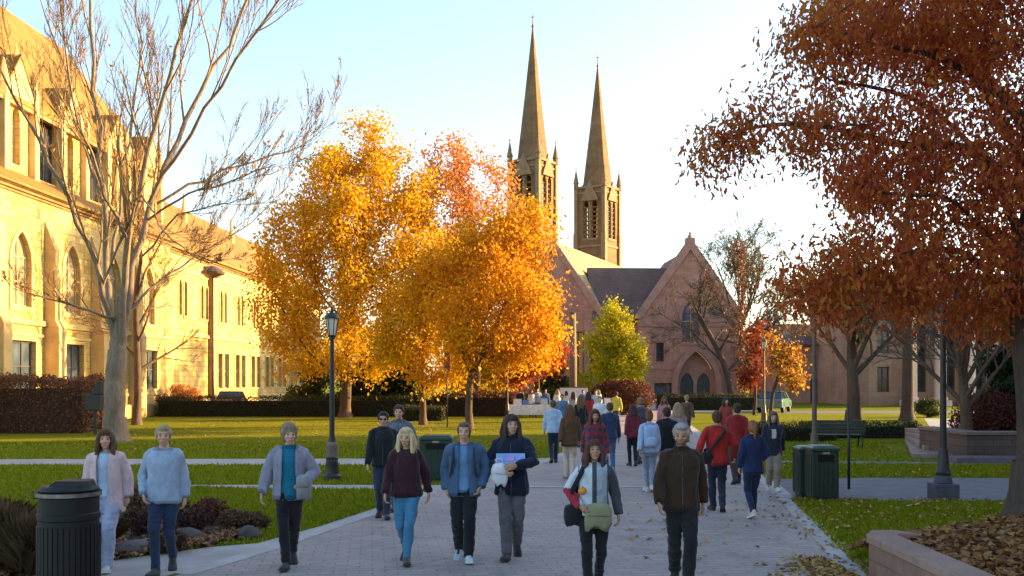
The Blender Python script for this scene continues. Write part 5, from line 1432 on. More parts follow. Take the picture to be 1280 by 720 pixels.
# evergreens and dark masses
def conifer(label, px, Y, h, r, n, lm=L_dgreen, group=None, ls=.2):
    base = (gx(px, Y), Y)
    ells = [(0, 0, h*(.16+.2*i), r*(1-.2*i), r*(1-.2*i), h*.15) for i in range(5)]
    return leafy_tree('evergreen_tree', label, (base[0], Y, 0), ells, lm, B_dark, rngT, h*.8, .16, int(160*r), n, ls, .22, .5, .7, 8, group=group, thr=-.25, maxr=.09)
conifer('dark evergreen behind the low stone wall on the right', 1262, 33, 5.2, 1.7, 12000, ls=.16)
conifer('dark evergreen below the left edge of the largest golden maple', 392, 64.8, 4.5, 2.1, 7000, L_green)
conifer('dark evergreen behind the trunk of the largest golden maple', 455, 64.6, 4.3, 2.5, 7000)
conifer('dark evergreen between the yellow maple and its neighbour', 508, 64.8, 4.8, 2.3, 7000)
conifer('dark evergreen left of the conical yellow green tree', 690, 77, 5.8, 2.0, 6000, L_green)
for i, (px, Y, h, r, lb) in enumerate(((940, 112, 9, 4, 'dense dark tree far beyond the round topped bare tree'), (1000, 118, 10, 4.5, 'dense dark tree far behind the low brick building, at its left end'), (1075, 120, 11, 5, 'dense dark tree far behind the thick trunked bare tree'),
                                       (1230, 105, 9, 5, 'dense dark tree far behind the dark evergreen on the right'), (380, 118, 9, 4.5, 'dense dark tree far beyond the end of the stone wing'), (470, 122, 9, 5, 'dense dark tree far behind the golden maples'), (620, 125, 8, 5, 'dense dark tree far behind the orange maple, left of the nave'))):
    base = (gx(px, Y), Y)
    leafy_tree('background_tree', lb, (base[0], Y, 0), [(0, 0, h*.5, r, r*.8, h*.42), (r*.5, 0, h*.4, r*.7, r*.6, h*.3), (-r*.5, 0, h*.42, r*.7, r*.6, h*.3)], L_green, B_dark, rngT, 1.8, .3, 200, 5000, .4, .5, .9, 1.4, 12, group='dense trees along the horizon', clump=.4)

# shrubs and hedges
rS = np.random.default_rng(91)
bush('tall_hedge', 'tall rust brown hedge at the far left below the stone hall', (gx(42, 43), 43, 0), (5.3, 2.2, 2.35), L_rust, rS, 26000, .10, B_twigd, 'hedge', boxy=True, core_c=(.075, .035, .02))
bush('clipped_hedge', 'long dark clipped hedge in front of the golden stone wing', (gx(358, 61.8), 61.8, 0), (15.8, 1.4, 1.2), L_hedge, rS, 22000, .09, B_twigd, 'hedge', boxy=True)
bush('clipped_hedge', 'short clipped hedge between the maple trunks, left of the red one', (gx(530, 55), 55, 0), (2.2, 1.2, .75), L_hedge, rS, 4500, .09, B_twigd, 'hedge', boxy=True)
bush('clipped_hedge', 'dark red hedge row behind the orange maple trunk', (gx(592, 62), 62, 0), (5.0, 1.4, 1.45), L_dred, rS, 9000, .10, B_twigd, 'hedge', boxy=True)
bush('shrub', 'dark red rounded shrub at the foot of the yellow green tree', (gx(778, 64), 64, 0), (4.4, 2.4, 2.3), L_dred, rS, 9000, .12, B_twigd)
bush('clipped_hedge', 'dark hedge along the foot of the church porch front', (gx(890, 75), 75, 0), (8.2, 1.6, 1.15), L_hedge, rS, 9000, .11, B_twigd, 'hedge', boxy=True)
bush('clipped_hedge', 'low clipped hedge under the thick trunked bare tree on the right', (gx(1075, 39), 39, 0), (4.3, 1.3, .55), L_hedge, rS, 8000, .07, B_twigd, 'hedge', boxy=True)
bush('clipped_hedge', 'low clipped hedge left of the thick trunked bare tree, beside the crowd', (gx(990, 37), 37, 0), (3.0, 1.2, .6), L_hedge, rS, 6000, .07, B_twigd, 'hedge', boxy=True)
bush('shrub', 'green shrub in front of the pale columns', (gx(1162, 60), 60, 0), (1.9, 1.3, 1.15), L_green, rS, 3500, .10, B_twigd)
bush('shrub', 'orange shrub lit by the sun at the foot of the stone wing', (gx(228, 63.5), 63.5, 0), (2.6, 1.4, 2.0), L_peach, rS, 4000, .11, B_twigd)
bush('shrub', 'dark brown shrub against the far side of the low stone wall', (gx(1238, 31.5), 31.5, 0), (2.6, 1.4, 1.9), L_dred, rS, 6000, .09, B_twigd)
# planting bed at the left: tall dry grass, low purple plants, stones
L_bed = leaf_mat('bed_purple_leaves', [(.035, .015, .014), (.07, .028, .024), (.10, .045, .035)], .2)
def dry_grass(label, x, y, h, r, n, cols):
    rng = np.random.default_rng(int(abs(x*100)+y*10)); root = thing('ornamental_grass', label, 'grass clump', (x, y, 0), 0, 'dry grass clumps in the left bed')
    a = rng.uniform(0, 6.283, n); rr = r*.35*np.sqrt(rng.random(n)); px, py = np.cos(a)*rr, np.sin(a)*rr
    th = rng.uniform(0, 6.283, n); out = rng.random(n)*r; hh = h*(.55+.45*rng.random(n)); w = .006
    v = np.zeros((n, 6, 3))
    for k, (t, ww) in enumerate(((0, 1), (.55, .8), (1, .15))):
        cx = px+np.cos(th)*out*t**2; cy = py+np.sin(th)*out*t**2; cz = hh*t*(1-.25*t*out/r)
        for s, j in ((-1, k), (1, 5-k)):
            v[:, j, 0] = cx-np.sin(th)*w*ww*s; v[:, j, 1] = cy+np.cos(th)*w*ww*s; v[:, j, 2] = cz
    link_mesh('blades', np_mesh('blades', v.reshape(-1, 3), np.arange(n*6).reshape(n, 6)), leaf_mat('dry_blades', cols, .3, .8), root)
GC = [(.09, .055, .03), (.17, .11, .055), (.24, .16, .085)]
dry_grass('tall dry grass clump behind the black litter bin', -5.55, 11.6, .78, .55, 3200, GC)
dry_grass('dry grass clump at the left edge of the picture', -6.15, 11.9, .85, .6, 3200, GC)
dry_grass('dry grass clump at the back of the left bed, beside the lawn', -7.3, 13.8, .7, .6, 2600, GC)
dry_grass('small dry grass clump between the two leftmost walkers', -5.55, 13.3, .55, .4, 1500, GC)
for i, (px, py, s, h, lb, lm) in enumerate(((175, 668, .55, .38, 'dark purple plant between the two leftmost walkers', L_bed), (236, 668, .6, .42, 'dark purple plant right of the pale blue sweater walker', L_bed), (262, 655, .6, .40, 'reddish brown plant at the back of the left bed', L_dred), (292, 664, .55, .30, 'low brown plant near the tip of the left bed', L_dry),
                                          (318, 662, .45, .24, 'lowest brown plant at the tip of the left bed', L_dry), (168, 640, .7, .5, 'taller brown plant behind the leftmost walker', L_dry), (205, 648, .7, .45, 'brown plant behind the pale blue sweater walker', L_dry), (210, 690, .5, .3, 'low dry plant at the front edge of the left bed', L_dry), (70, 648, .9, .55, 'brown plant behind the black litter bin', L_dry))):
    Y = gy(py); bush('bed_plant', lb, (gx(px, Y), Y, 0), (s, s, h), lm, rS, 900, .055, B_twigd, 'plant', group='low plants in the left bed')
def rock(label, x, y, s, seed, mat):
    mb = MB(); mb.ell((0, 0, s[2]*.35), (s[0], s[1], s[2]), None, 18, 12)
    mb.v = [tuple(Vector(v)*(1+.25*noise.noise(Vector(v)*2.2/s[0]+Vector((seed, 0, 0)))+.08*noise.noise(Vector(v)*7/s[0]))) for v in mb.v]
    o = mb.build('rock', mat, smooth=True); o.location = (x, y, 0); tag(o, label, 'rock', 'rocks in the left bed')
M_rock = plain('bed_rock', (.075, .062, .055), .85, .4, 5, bmp=.7, bscale=14)
rock('dark rounded rock at the tip of the left bed', gx(312, 14.1), 14.1, (.16, .14, .13), 3, M_rock)
rock('flat grey rock between the two leftmost walkers', gx(178, 13.2), 13.2, (.34, .18, .10), 5, plain('pale_rock', (.16, .14, .13), .85, .3, 5, bmp=.6, bscale=14))
rock('dark flat rock behind the pale blue sweater walker', gx(232, 14.0), 14.0, (.30, .20, .12), 8, M_rock)
rock('grey rock at the front of the bed by the leftmost walker', gx(160, 12.75), 12.75, (.2, .14, .10), 11, M_rock)

# ------------------------------------------------------------------ street furniture
M_iron = plain('black_iron', (.022, .021, .022), .45, .25, 8, bmp=.15, bscale=40)
M_green = plain('dark_green_paint', (.012, .030, .022), .45, .25, 5, bmp=.12)
M_greenl = plain('bin_lid_green', (.02, .045, .034), .4, .2, 5, bmp=.1)
M_bulb = plain('frosted_glass', (.62, .58, .48), .35, .08, 4, bmp=0)
M_wood = plain('weathered_wood', (.19, .13, .09), .85, .3, 4, bmp=.5, stretch=(6, 6, .4))
M_bronze = plain('bronze_paint', (.11, .075, .055), .5, .2, 5, bmp=.1)

def lantern_post(label, x, y, h, group=None, mat=None, base='iron'):
    root = thing('lamp_post', label, 'lamp post', (x, y, 0), 0, group); mat = mat or M_iron
    b = MB(); b.lathe([(.21, 0), (.21, .10), (.17, .14), (.13, .45), (.15, .5), (.11, .56), (.09, .85), (.075, .95)], 16); b.build('base', mat, root, smooth=True, autosmooth=35)
    p = MB(); p.lathe([(.062, .94), (.052, h*.6), (.045, h-.62), (.075, h-.60), (.075, h-.56), (.04, h-.54)], 14); p.build('pole', mat, root, smooth=True, autosmooth=35)
    l = MB()
    for q in range(6):
        a = q*math.pi/3; l.tube([(.085*math.cos(a), .085*math.sin(a), h-.54), (.145*math.cos(a), .145*math.sin(a), h-.14)], .010, 5)
    l.lathe([(.09, h-.555), (.10, h-.53), (.05, h-.525)], 12); lan = l.build('lantern', mat, root)
    g = MB(); g.lathe([(.078, h-.52), (.135, h-.15)], 6); g.build('glass', M_bulb, lan)
    c = MB(); c.lathe([(.175, h-.145), (.165, h-.11), (.09, h-.03), (.03, h), (.04, h+.03), (.012, h+.10)], 12); c.build('cap', mat, lan, smooth=True, autosmooth=35)
    return root
Yl = 22.4
lp = lantern_post('black lantern post on the left lawn beside the two pale paths', gx(415, Yl), Yl, gz(390, Yl))
pw = MB(); pw.lathe([(.135, .16), (.13, .80), (.10, .86)], 12); pw.build('notice_wrap', plain('paper_wrap', (.15, .11, .105), .9, .35, 6, bmp=.5), lp)
Yl = 18.8
o = lantern_post('black lamp post with square foot on the asphalt path at the right', gx(1179, Yl), Yl, 4.5)
q = MB(); q.box(-.22, .22, -.22, .22, 0, .30); q.lathe([(.17, .30), (.15, .42), (.10, .5)], 12); q.build('footing', plain('painted_concrete', (.07, .07, .085), .8, .25, 5, bmp=.3), o, bevel=.02)
Yl = 24.5
lantern_post('brown lamp post rising behind the dark green bins', gx(1018, Yl), Yl, 4.6, mat=M_bronze)
Yl = 56
lantern_post('lamp post with pale globe beyond the orange maple trunk', gx(634, Yl), Yl, gz(452, Yl)+.1)
Yl = 52
lantern_post('grey lamp post on the right beyond the crowd', gx(955, Yl), Yl, 4.4, mat=M_bronze)
def hooded_lamp():
    Y = 65; root = thing('street_lamp', 'street lamp with broad hood against the stone wing', 'street lamp', (gx(266, Y), Y, 0))
    h = gz(338, Y)
    p = MB(); p.tube([(.25, 0, 0), (.06, 0, .9), (0, 0, 2), (0, 0, h-.5)], [.13, .10, .085, .06], 10); p.build('pole', M_bronze, root, smooth=True)
    s = MB(); s.lathe([(.10, h-.5), (.75, h-.25), (.80, h-.12), (.5, h+.12), (.1, h+.3)], 14); s.build('hood', M_bronze, root)
hooded_lamp()
def wooden_pole():
    Y = 65; root = thing('utility_pole', 'bare wooden pole left of the conical yellow green tree', 'pole', (gx(716, Y), Y, 0))
    h = gz(392, Y); p = MB(); p.tube([(0, 0, 0), (.02, 0, h*.5), (0, 0, h)], [.26, .24, .2], 10); p.build('pole', M_wood, root, smooth=True)
    c = MB(); c.lathe([(.21, h), (.22, h+.06), (.05, h+.12)], 10); c.build('cap', M_iron, root)
wooden_pole()
def sign_pole(label, x, y, h, board=None):
    root = thing('sign_post', label, 'sign post', (x, y, 0)); p = MB(); p.tube([(0, 0, 0), (0, 0, h)], .03, 8); p.build('pole', M_iron, root, smooth=True)
    if board: b = MB(); b.box(-board[0]/2, board[0]/2, -.06, -.03, h-board[1], h); b.build('board', board[2], root, bevel=.005)
sign_pole('thin post with small red sign by the maple trunks', gx(559, 47), 47, gz(440, 47), (.28, .9, plain('faded_red', (.24, .05, .035), .6, .2, 5)))
sign_pole('thin dark post standing beside the dark green bins', gx(1061, 20.5), 20.5, 1.75)

def round_bin():
    Y = 10.6; root = thing('litter_bin', 'black round litter bin with raised lid at the lower left', 'litter bin', (gx(86, Y), Y, 0))
    r = .315; h = 1.07; M = plain('black_bin_paint', (.0045, .0045, .005), .58, .3, 5, bmp=.12, bscale=30)
    b = MB(); b.lathe([(r*.93, 0), (r*.95, .06), (r, .07), (r, .12), (r*.965, .13), (r*.965, h-.30), (r, h-.29), (r, h-.23), (r*.965, h-.22), (r*.965, h-.06), (r*1.04, h-.05), (r*1.04, h), (r*.8, h+.005)], 40); b.build('body', M, root, smooth=True, autosmooth=30)
    s = MB()
    for q in range(36):
        a = 2*math.pi*q/36; s.obox((r*.98*math.cos(a), r*.98*math.sin(a), .43), (.045, .018, .56), rz=a+math.pi/2)
    s.build('slats', M, root)
    l = MB()
    l.lathe([(r*.98, h+.006), (r*.97, h+.03), (r*.80, h+.06)], 40)
    rg = []
    for z, x0, x1, y1 in ((h+.02, -.16, .26, .25), (h+.07, -.14, .25, .24), (h+.115, -.08, .24, .22)):
        rg.append([(x0, -y1*.7, z), (x1-.04, -y1*.7, z), (x1, -y1*.3, z), (x1, y1*.3, z), (x1-.04, y1*.75, z), (x0, y1*.75, z)])
    l.loft(rg); l.build('lid', M, root, bevel=.012)
    k = MB(); k.lathe([(r*1.045, h-.045), (r*1.045, h-.005)], 40, cap=False); k.build('rim', plain('worn_metal_rim', (.22, .21, .20), .4, .4, 9, metal=.7), root, smooth=True)
round_bin()
def square_bin(label, x, y, w, d, h, rz=0.0, door=True):
    root = thing('waste_bin', label, 'waste bin', (x, y, 0), rz, 'dark green waste bins')
    b = MB(); b.box(-w/2, w/2, -d/2, d/2, .06, h-.10); b.box(-w/2+.04, w/2-.04, -d/2+.04, d/2-.04, 0, .058); b.build('body', M_green, root, bevel=.012)
    s = MB()
    for i in range(5):
        x_ = -w/2+.08+i*(w-.16)/4; s.box(x_-.028, x_+.028, -d/2-.014, -d/2-.001, .12, h-.16)
    for i in range(5):
        y_ = -d/2+.08+i*(d-.16)/4; s.box(-w/2-.014, -w/2-.001, y_-.028, y_+.028, .12, h-.16)
    s.build('slats', M_green, root)
    l = MB(); l.loft([[(-w/2-.02, -d/2-.02, h-.098), (w/2+.02, -d/2-.02, h-.098), (w/2+.02, d/2+.02, h-.098), (-w/2-.02, d/2+.02, h-.098)], [(-w/2-.02, -d/2-.02, h-.05), (w/2+.02, -d/2-.02, h-.05), (w/2+.02, d/2+.02, h-.05), (-w/2-.02, d/2+.02, h-.05)], [(-w/2+.06, -d/2+.06, h), (w/2-.06, -d/2+.06, h), (w/2-.06, d/2-.06, h), (-w/2+.06, d/2-.06, h)]])
    l.build('lid', M_greenl, root, bevel=.01)
    o_ = MB(); o_.box(-w*.3, w*.3, -d/2-.021, -d/2-.016, h-.30, h-.17); o_.build('opening', plain('opening_shade', (.005, .005, .005), .9, .1, 5, bmp=0), root)  # black plate on the front, coloured as the shade inside a slot
    t = MB(); t.box(-.07, .07, -d/2-.024, -d/2-.017, h-.155, h-.115); t.build('notice', plain('sticker_tan', (.32, .24, .14), .7, .3, 9), root)
Yb = 18.7
square_bin('dark green waste bin beside the plaza, front one of the pair', gx(1027, Yb), Yb, .49, .5, 1.03)
square_bin('dark green waste bin standing half behind the front one', gx(1010, Yb+.55), Yb+.55, .46, .5, .98)
square_bin('dark green waste bin on the left lawn between two walkers', gx(546, 22.3), 22.3, .7, .65, 1.02)
def sq_box():
    Y = 41; root = thing('utility_box', 'small black box on a post at the right edge of the rust hedge', 'utility box', (gx(119, Y), Y, 0))
    p = MB(); p.box(-.06, .06, -.06, .06, 0, 1.0); p.build('post', M_iron, root)
    b = MB(); b.box(-.34, .30, -.25, .25, 1.0, 1.65); b.xprism([(-.1, 1.65), (.32, 1.65), (.32, 2.2), (.12, 2.2)], -.2, .2); b.build('box', M_iron, root, bevel=.03)
sq_box()
def bench(label, x, y, rz, group='park benches'):
    root = thing('park_bench', label, 'bench', (x, y, 0), rz, group); m = plain('bench_slats', (.055, .06, .05), .6, .25, 5, bmp=.2)
    s = MB(); [s.box(-.85, .85, -.22+i*.115, -.22+i*.115+.09, .43, .46) for i in range(4)]; s.build('seat', m, root, bevel=.005)
    k = MB(); [k.obox((0, .27+.03*i, .56+.11*i), (1.7, .025, .085), rx=rad(-14)) for i in range(4)]; k.build('backrest', m, root, bevel=.005)
    for sx in (-.75, .75):
        l = MB(); l.tube([(sx, -.22, 0), (sx, -.2, .42), (sx, .22, .42), (sx, .36, .92)], .024, 6); l.tube([(sx, .22, .42), (sx, .32, 0)], .024, 6); l.build('leg', M_iron, root, smooth=True)
        a = MB(); a.tube([(sx, -.2, .43), (sx, -.22, .64), (sx, .28, .66)], .02, 6); a.build('armrest', M_iron, root, smooth=True)
bench('dark slatted bench behind the green bins on the right lawn', gx(1046, 33), 33, rad(175))
# steps and low wall at the right
def steps():
    root = thing('stone_steps', 'broad pale stone steps beside the low wall on the right', 'steps', (0, 0, 0)); M = plain('pink_step_stone', (.24, .165, .14), .85, .2, 3, bmp=.3, bscale=30)
    for i in range(4):
        s = MB(); x0 = 12.2+.15*i; y0 = 28.6+1.5*i
        s.prism([(x0-.7+.8*i, y0), (16.6, y0-.5), (18.5, 36), (14.2, 36)], .0 if i == 0 else .13*i+.001, .13*(i+1)); s.build('step', M, root, bevel=.015)
steps()
def low_wall():
    root = thing('stone_wall', 'low dark stone wall with flat coping at the right', 'wall', (gx(1200, 28), 27.6, 0)); W = 3.4
    b = MB(); b.box(0, W, 0, .4, 0, .72); b.box(0, .42, .402, 3.2, 0, .72); b.build('wall_body', stone('dark_wall_stone', (.10, .066, .055), (.14, .095, .08), (.06, .045, .04), .5, .2, .012), root, bevel=.015)
    c = MB(); c.box(-.05, W+.05, -.05, .45, .722, .82); c.box(-.05, .47, .452, 3.25, .722, .82); c.build('coping', plain('wall_coping', (.15, .11, .095), .85, .2, 3, bmp=.3), root, bevel=.015)
    k = MB(); k.box(-.6, W+.4, -.75, -.02, 0, .16); k.build('plinth', plain('wall_plinth', (.12, .10, .12), .85, .2, 3, bmp=.3), root, bevel=.015)
low_wall()
# vehicles
def car(label, x, y, rz, colr, kind='car', cat='car'):
    root = thing('parked_car', label, cat, (x, y, 0), rz); P = plain('car_paint_%.2f_%.2f_%.2f' % colr, colr, .28, .06, 3, bmp=0, spec=.6)
    L, W = 4.4, 1.75
    prof = [(-2.2, .35), (2.15, .35), (2.2, .55), (2.15, .78), (1.3, .92), (.95, .95), (-1.85, .98), (-2.18, .85)]
    b = MB(); rg = []
    for yy, s in ((-W/2, .97), (-W/2+.08, 1), (W/2-.08, 1), (W/2, .97)): rg.append([(x_*s, yy, .62+(z-.62)*s) for x_, z in prof])
    b.loft(rg); b.build('body', P, root, bevel=.04)
    c = MB(); pr = [(1.0, .93), (.35, 1.42), (-1.25, 1.45), (-1.95, .96)]; rg = []
    for yy, s in ((-W/2+.06, 0), (-W/2+.2, 1), (W/2-.2, 1), (W/2-.06, 0)): rg.append([(x_, yy if s == 0 else yy, z if s else .95+(z-.95)*.02) for x_, z in pr])
    c.loft([[(x_, -W/2+.07+.13*(z-.93)/.5, z) for x_, z in pr], [(x_, W/2-.07-.13*(z-.93)/.5, z) for x_, z in pr]]); cab = c.build('cabin', glass('car_glass', (.02, .024, .03), .05), root, bevel=.02)
    t = MB(); t.loft([[(.38, -.66, 1.425), (.38, .66, 1.425), (-1.3, .66, 1.455), (-1.3, -.66, 1.455)], [(.28, -.6, 1.47), (.28, .6, 1.47), (-1.2, .6, 1.49), (-1.2, -.6, 1.49)]]); t.build('roof_panel', P, root)
    for s in (-1, 1):
        for x0, x1 in ((1.02, .36), (-.35, -.35), (-1.25, -1.95)):
            q = MB(); q.tube([(x0, s*(W/2-.06), .95), (x1, s*(W/2-.19), 1.44 if x1 > -1.5 else .98)], .035, 5); q.build('pillar', P, cab)
    for sx in (-1.35, 1.4):
        for s in (-1, 1):
            w = MB(); w.lathe([(.20, -.1), (.32, -.1), (.34, -.06), (.34, .06), (.32, .1), (.20, .1)], 18); w.v = [(v[0]+sx, v[2]+s*(W/2-.1), v[1]+.34) for v in w.v]
            ty = w.build('wheel', plain('tyre_rubber', (.015, .015, .016), .85, .2, 8), root, smooth=True, autosmooth=40)
            r = MB(); r.lathe([(.02, -.105), (.19, -.095), (.205, .095), (.02, .105)], 12); r.v = [(v[0]+sx, v[2]+s*(W/2-.1), v[1]+.34) for v in r.v]; r.build('rim', plain('alloy', (.5, .5, .5), .3, .1, 5, metal=.8), ty)
    for s in (-1, 1):
        h = MB(); h.ell((2.14, s*.62, .70), (.06, .17, .08), None, 10, 6); h.build('headlight', M_bulb, root, smooth=True)
        h = MB(); h.ell((-2.15, s*.66, .76), (.05, .14, .08), None, 10, 6); h.build('tail_light', plain('tail_red', (.3, .02, .015), .3, .1, 5), root, smooth=True)
car('dark red parked car with pale roof line behind the clipped hedge', gx(290, 70), 70, rad(90+8), (.20, .03, .022))
car('teal parked car on the far street at the right', gx(968, 70), 70, rad(66), (.045, .13, .12))
M_tcloth = cloth('table_cloth_white', (.70, .71, .74))
def stall_table(label, px, Y, w):
    root = thing('stall_table', label, 'table', (gx(px, Y), Y, 0), rad(2), 'white covered tables beside the plaza')
    t = MB(); t.box(-w/2, w/2, -.38, .38, .72, .745); t.build('tabletop', M_wood, root)
    for sx in (-w/2+.12, w/2-.12):
        for sy in (-.3, .3): l = MB(); l.tube([(sx, sy, 0), (sx, sy, .72)], .02, 6); l.build('leg', M_iron, root)
    c = MB(); n = 40; top, bot = [], []
    peri = [(-w/2-.02+(w+.04)*i/n, -.40) for i in range(n)]+[(w/2+.02, -.40+.8*i/8) for i in range(8)]+[(w/2+.02-(w+.04)*i/n, .40) for i in range(n)]+[(-w/2-.02, .40-.8*i/8) for i in range(8)]
    top = [(x, y, .75) for x, y in peri]; bot = [(x*(1+.015*math.sin(i*1.3)), y*(1.04+.10*math.sin(i*1.1)), .16) for i, (x, y) in enumerate(peri)]
    c.loft([bot, top]); c.build('cloth_cover', M_tcloth, root, smooth=True, autosmooth=40)
    return root
def crate_on(label, px, Y, s, colr, z=.76):
    root = thing('box', label, 'box', (gx(px, Y), Y, z), rad(7)); b = MB(); b.box(-s[0]/2, s[0]/2, -s[1]/2, s[1]/2, 0, s[2]); b.build('carton', cloth('carton_%.2f_%.2f' % (colr[0], colr[2]), colr), root, bevel=.01)
    l = MB(); l.box(-s[0]/2-.01, s[0]/2+.01, -s[1]/2-.01, s[1]/2+.01, s[2]+.002, s[2]+.03); l.build('lid', cloth('carton_lid_%.2f' % colr[2], [v*.8 for v in colr]), root)
stall_table('long white covered table nearest the lamp post with globe', 654, 60, 1.7)
stall_table('long white covered table below the red orange maple', 684, 60.3, 1.6)
stall_table('white covered table at the foot of the dark red shrub', 754, 60.8, 1.8)
for lb, px, Y, s, c in (('white box at the left end of the white tables', 647, 60, (.45, .3, .32), (.66, .67, .7)), ('blue box on the first white table', 657, 60, (.35, .3, .25), (.10, .2, .45)), ('pale blue box on the second white table', 680, 60.3, (.4, .3, .35), (.42, .52, .64)),
                        ('small white box on the second white table', 690, 60.3, (.28, .3, .22), (.68, .68, .7)), ('pale grey box on the right white table', 749, 60.8, (.4, .3, .3), (.48, .52, .55)), ('white box on the right white table', 759, 60.8, (.36, .3, .36), (.66, .66, .68))):
    crate_on(lb, px, Y, s, c)
def sign_board():
    Y = 61; root = thing('sign_board', 'white sign board on posts at the far end of the plaza', 'sign board', (gx(717, Y), Y, 0), rad(1))
    for s in (-.7, .7): p = MB(); p.box(s-.03, s+.03, -.03, .03, 0, 1.05); p.build('post', M_iron, root)
    b = MB(); b.box(-.85, .85, -.05, .05, 1.05, 1.78); b.build('board', plain('sign_white', (.66, .66, .69), .6, .08, 3), root, bevel=.02)
    f = MB(); f.box(-.88, .88, -.06, .06, 1.782, 1.83); f.build('top_rail', M_iron, root)
sign_board()
def recycling(label, px, Y, c):
    root = thing('wheelie_bin', label, 'wheeled bin', (gx(px, Y), Y, 0)); m = plain('bin_plastic_%.2f' % c[1], c, .5, .15, 5)
    b = MB(); b.loft([[(-.22, -.24, .1), (.22, -.24, .1), (.22, .24, .1), (-.22, .24, .1)], [(-.29, -.33, .95), (.29, -.33, .95), (.29, .33, .95), (-.29, .33, .95)]]); b.build('body', m, root, bevel=.015)
    l = MB(); l.box(-.31, .31, -.36, .34, .955, 1.03); l.build('lid', m, root, bevel=.02)
    for s in (-.2, .2): w = MB(); w.lathe([(.03, -.03), (.1, -.03), (.1, .03), (.03, .03)], 12); w.v = [(v[2]+s, v[1]+.28, v[0]+.1) for v in w.v]; w.build('wheel', M_iron, root)
recycling('teal wheeled bin near the pale columns', 1136, 56, (.02, .14, .11))
# ------------------------------------------------------------------ the walkers
GP = 'people walking on the plaza'
def at_px(px, Y): return gx(px, Y)
PI = math.pi
def walker(label, px, Y, face=0, **kw):
    return person(label, gx(px, Y), Y, rad(face), group=GP, **kw)
def bag(label, kind, M_, c, size, mat, cat='bag', strap=None, rz=0, rough=.16, handle=True):
    """a soft bag hanging at a world point"""
    root = thing(kind, label, cat, c, rz)
    b = MB(); sx, sy, sz = size; rg = []
    for t, w in ((0, .72), (.08, .95), (.4, 1.06), (.75, 1.0), (.93, .86), (1, .6)):
        rg.append([(p[0], p[1], p[2]) for p in ring((0, 0, -sz+sz*t), sx/2*w, sy/2*w*(1 if t < .8 else .8), 14, 3)])
    b.loft(rg); b.v = [tuple(Vector(v)*(1+rough*noise.noise(Vector(v)*11+Vector(c))+rough*.6*noise.noise(Vector(v)*25))) for v in b.v]; b.build('bag_body', mat, root, smooth=True)
    fl = MB(); rg = []
    for t, w in ((.50, .90), (.56, 1.0), (.8, 1.0), (.97, .80), (1.03, .5)): rg.append([(p[0], p[1]-.012, p[2]) for p in ring((0, 0, -sz+sz*t), sx/2*w*1.01, sy/2*w*1.02, 14, 3)])
    fl.loft(rg); fl.v = [tuple(Vector(v)*(1+.14*noise.noise(Vector(v)*11+Vector(c)))) for v in fl.v]; fl.build('flap', mat, root, smooth=True)
    if handle:
        hd = MB(); hd.tube([(-sx*.22, 0, -.01), (-sx*.18, 0, .06), (sx*.18, 0, .06), (sx*.22, 0, -.01)], .009, 6); hd.build('handle', mat, root, smooth=True)
    if strap:
        s = MB(); s.tube([root.matrix_basis.inverted() @ Vector(p) for p in strap], .013, 6, sq=2.2); s.build('strap', mat, root, smooth=True)
    return root
def backpack(label, P, mat, front_mat, h=.44, w=.30):
    """on the wearer's back (back is +y in the wearer's frame)"""
    M = P['M']; k = P['k']; c = P['P']((0, .21, 1.0))
    root = thing('backpack', label, 'backpack', c, P['root'].rotation_euler.z)
    b = MB(); rg = []
    for t, s in ((0, .8), (.07, .98), (.4, 1.03), (.8, .98), (.95, .8), (1, .45)):
        rg.append(ring((0, 0, h*k*t), w/2*k*s, .105*k*s, 16, 3))
    b.loft(rg); b.build('pack_body', mat, root, smooth=True)
    f = MB(); rg = []
    for t, s in ((0, .7), (.1, 1), (.8, .95), (1, .5)): rg.append(ring((0, .085*k, h*k*(.08+.42*t)), w/2*k*.8*s, .065*k*s, 14, 3))
    f.loft(rg); f.build('front_pocket', front_mat, root, smooth=True)
    for s in (-1, 1):
        t = MB(); inv = Matrix.Rotation(-P['root'].rotation_euler.z, 4, 'Z') @ Matrix.Translation(-c)
        t.tube([inv @ P['P'](v) for v in ((s*.09, .16, 1.40), (s*.11, .05, 1.475), (s*.125, -.08, 1.42), (s*.13, -.155, 1.30), (s*.15, -.13, 1.15), (s*.17, 0, 1.06), (s*.13, .14, 1.04))], .020*k, 6, sq=1.8); t.build('strap', mat, root, smooth=True)
    return root
JEAN = (.055, .085, .15); NAVY = (.022, .03, .06); BLK = (.014, .014, .016)
BLUEJEAN = (.05, .17, .30)

# 1 left woman, pink jacket
p1 = walker('woman in open pale pink jacket and lilac trousers beside the black bin', 133, 11.8, 4, H=1.68, female=True, skin='light', hair=('long', (.11, .055, .03)), seed=1, lead=1, step=.30, head=(14, 3),
    tops=[dict(part='shirt', name='pale_blue_top', c=(.40, .50, .66), hem=.90, infl=.006, sl=.4, collar='crew'),
          dict(part='jacket', name='pale_pink', c=[(.60, .45, .46)], hem=.74, infl=.03, open=.085, flare=.08)],
    trousers=dict(name='lilac', c=(.36, .39, .54), loose=.02), shoes=(.5, .48, .46), arms={1: (.10, .05, -.51), -1: (.07, -.10, -.50)})
# 2 pale blue sweater
p2 = walker('blond walker in pale blue knit sweater and dark navy jeans', 205, 11.6, 6, H=1.75, skin='light', hair=('short', (.40, .29, .17)), seed=2, lead=-1, step=.40, head=(10, 2), narrow=.045,
    tops=[dict(part='sweater', name='pale_blue_knit', c=(.30, .37, .49), hem=.85, infl=.05, sinfl=.036, collar='crew', amp=.024)],
    trousers=dict(name='navy_jeans', c=(.022, .035, .075), loose=.0), shoes=(.04, .04, .045), arms={1: (.07, .08, -.52), -1: (.05, -.10, -.47, (.5, .9, 0))})
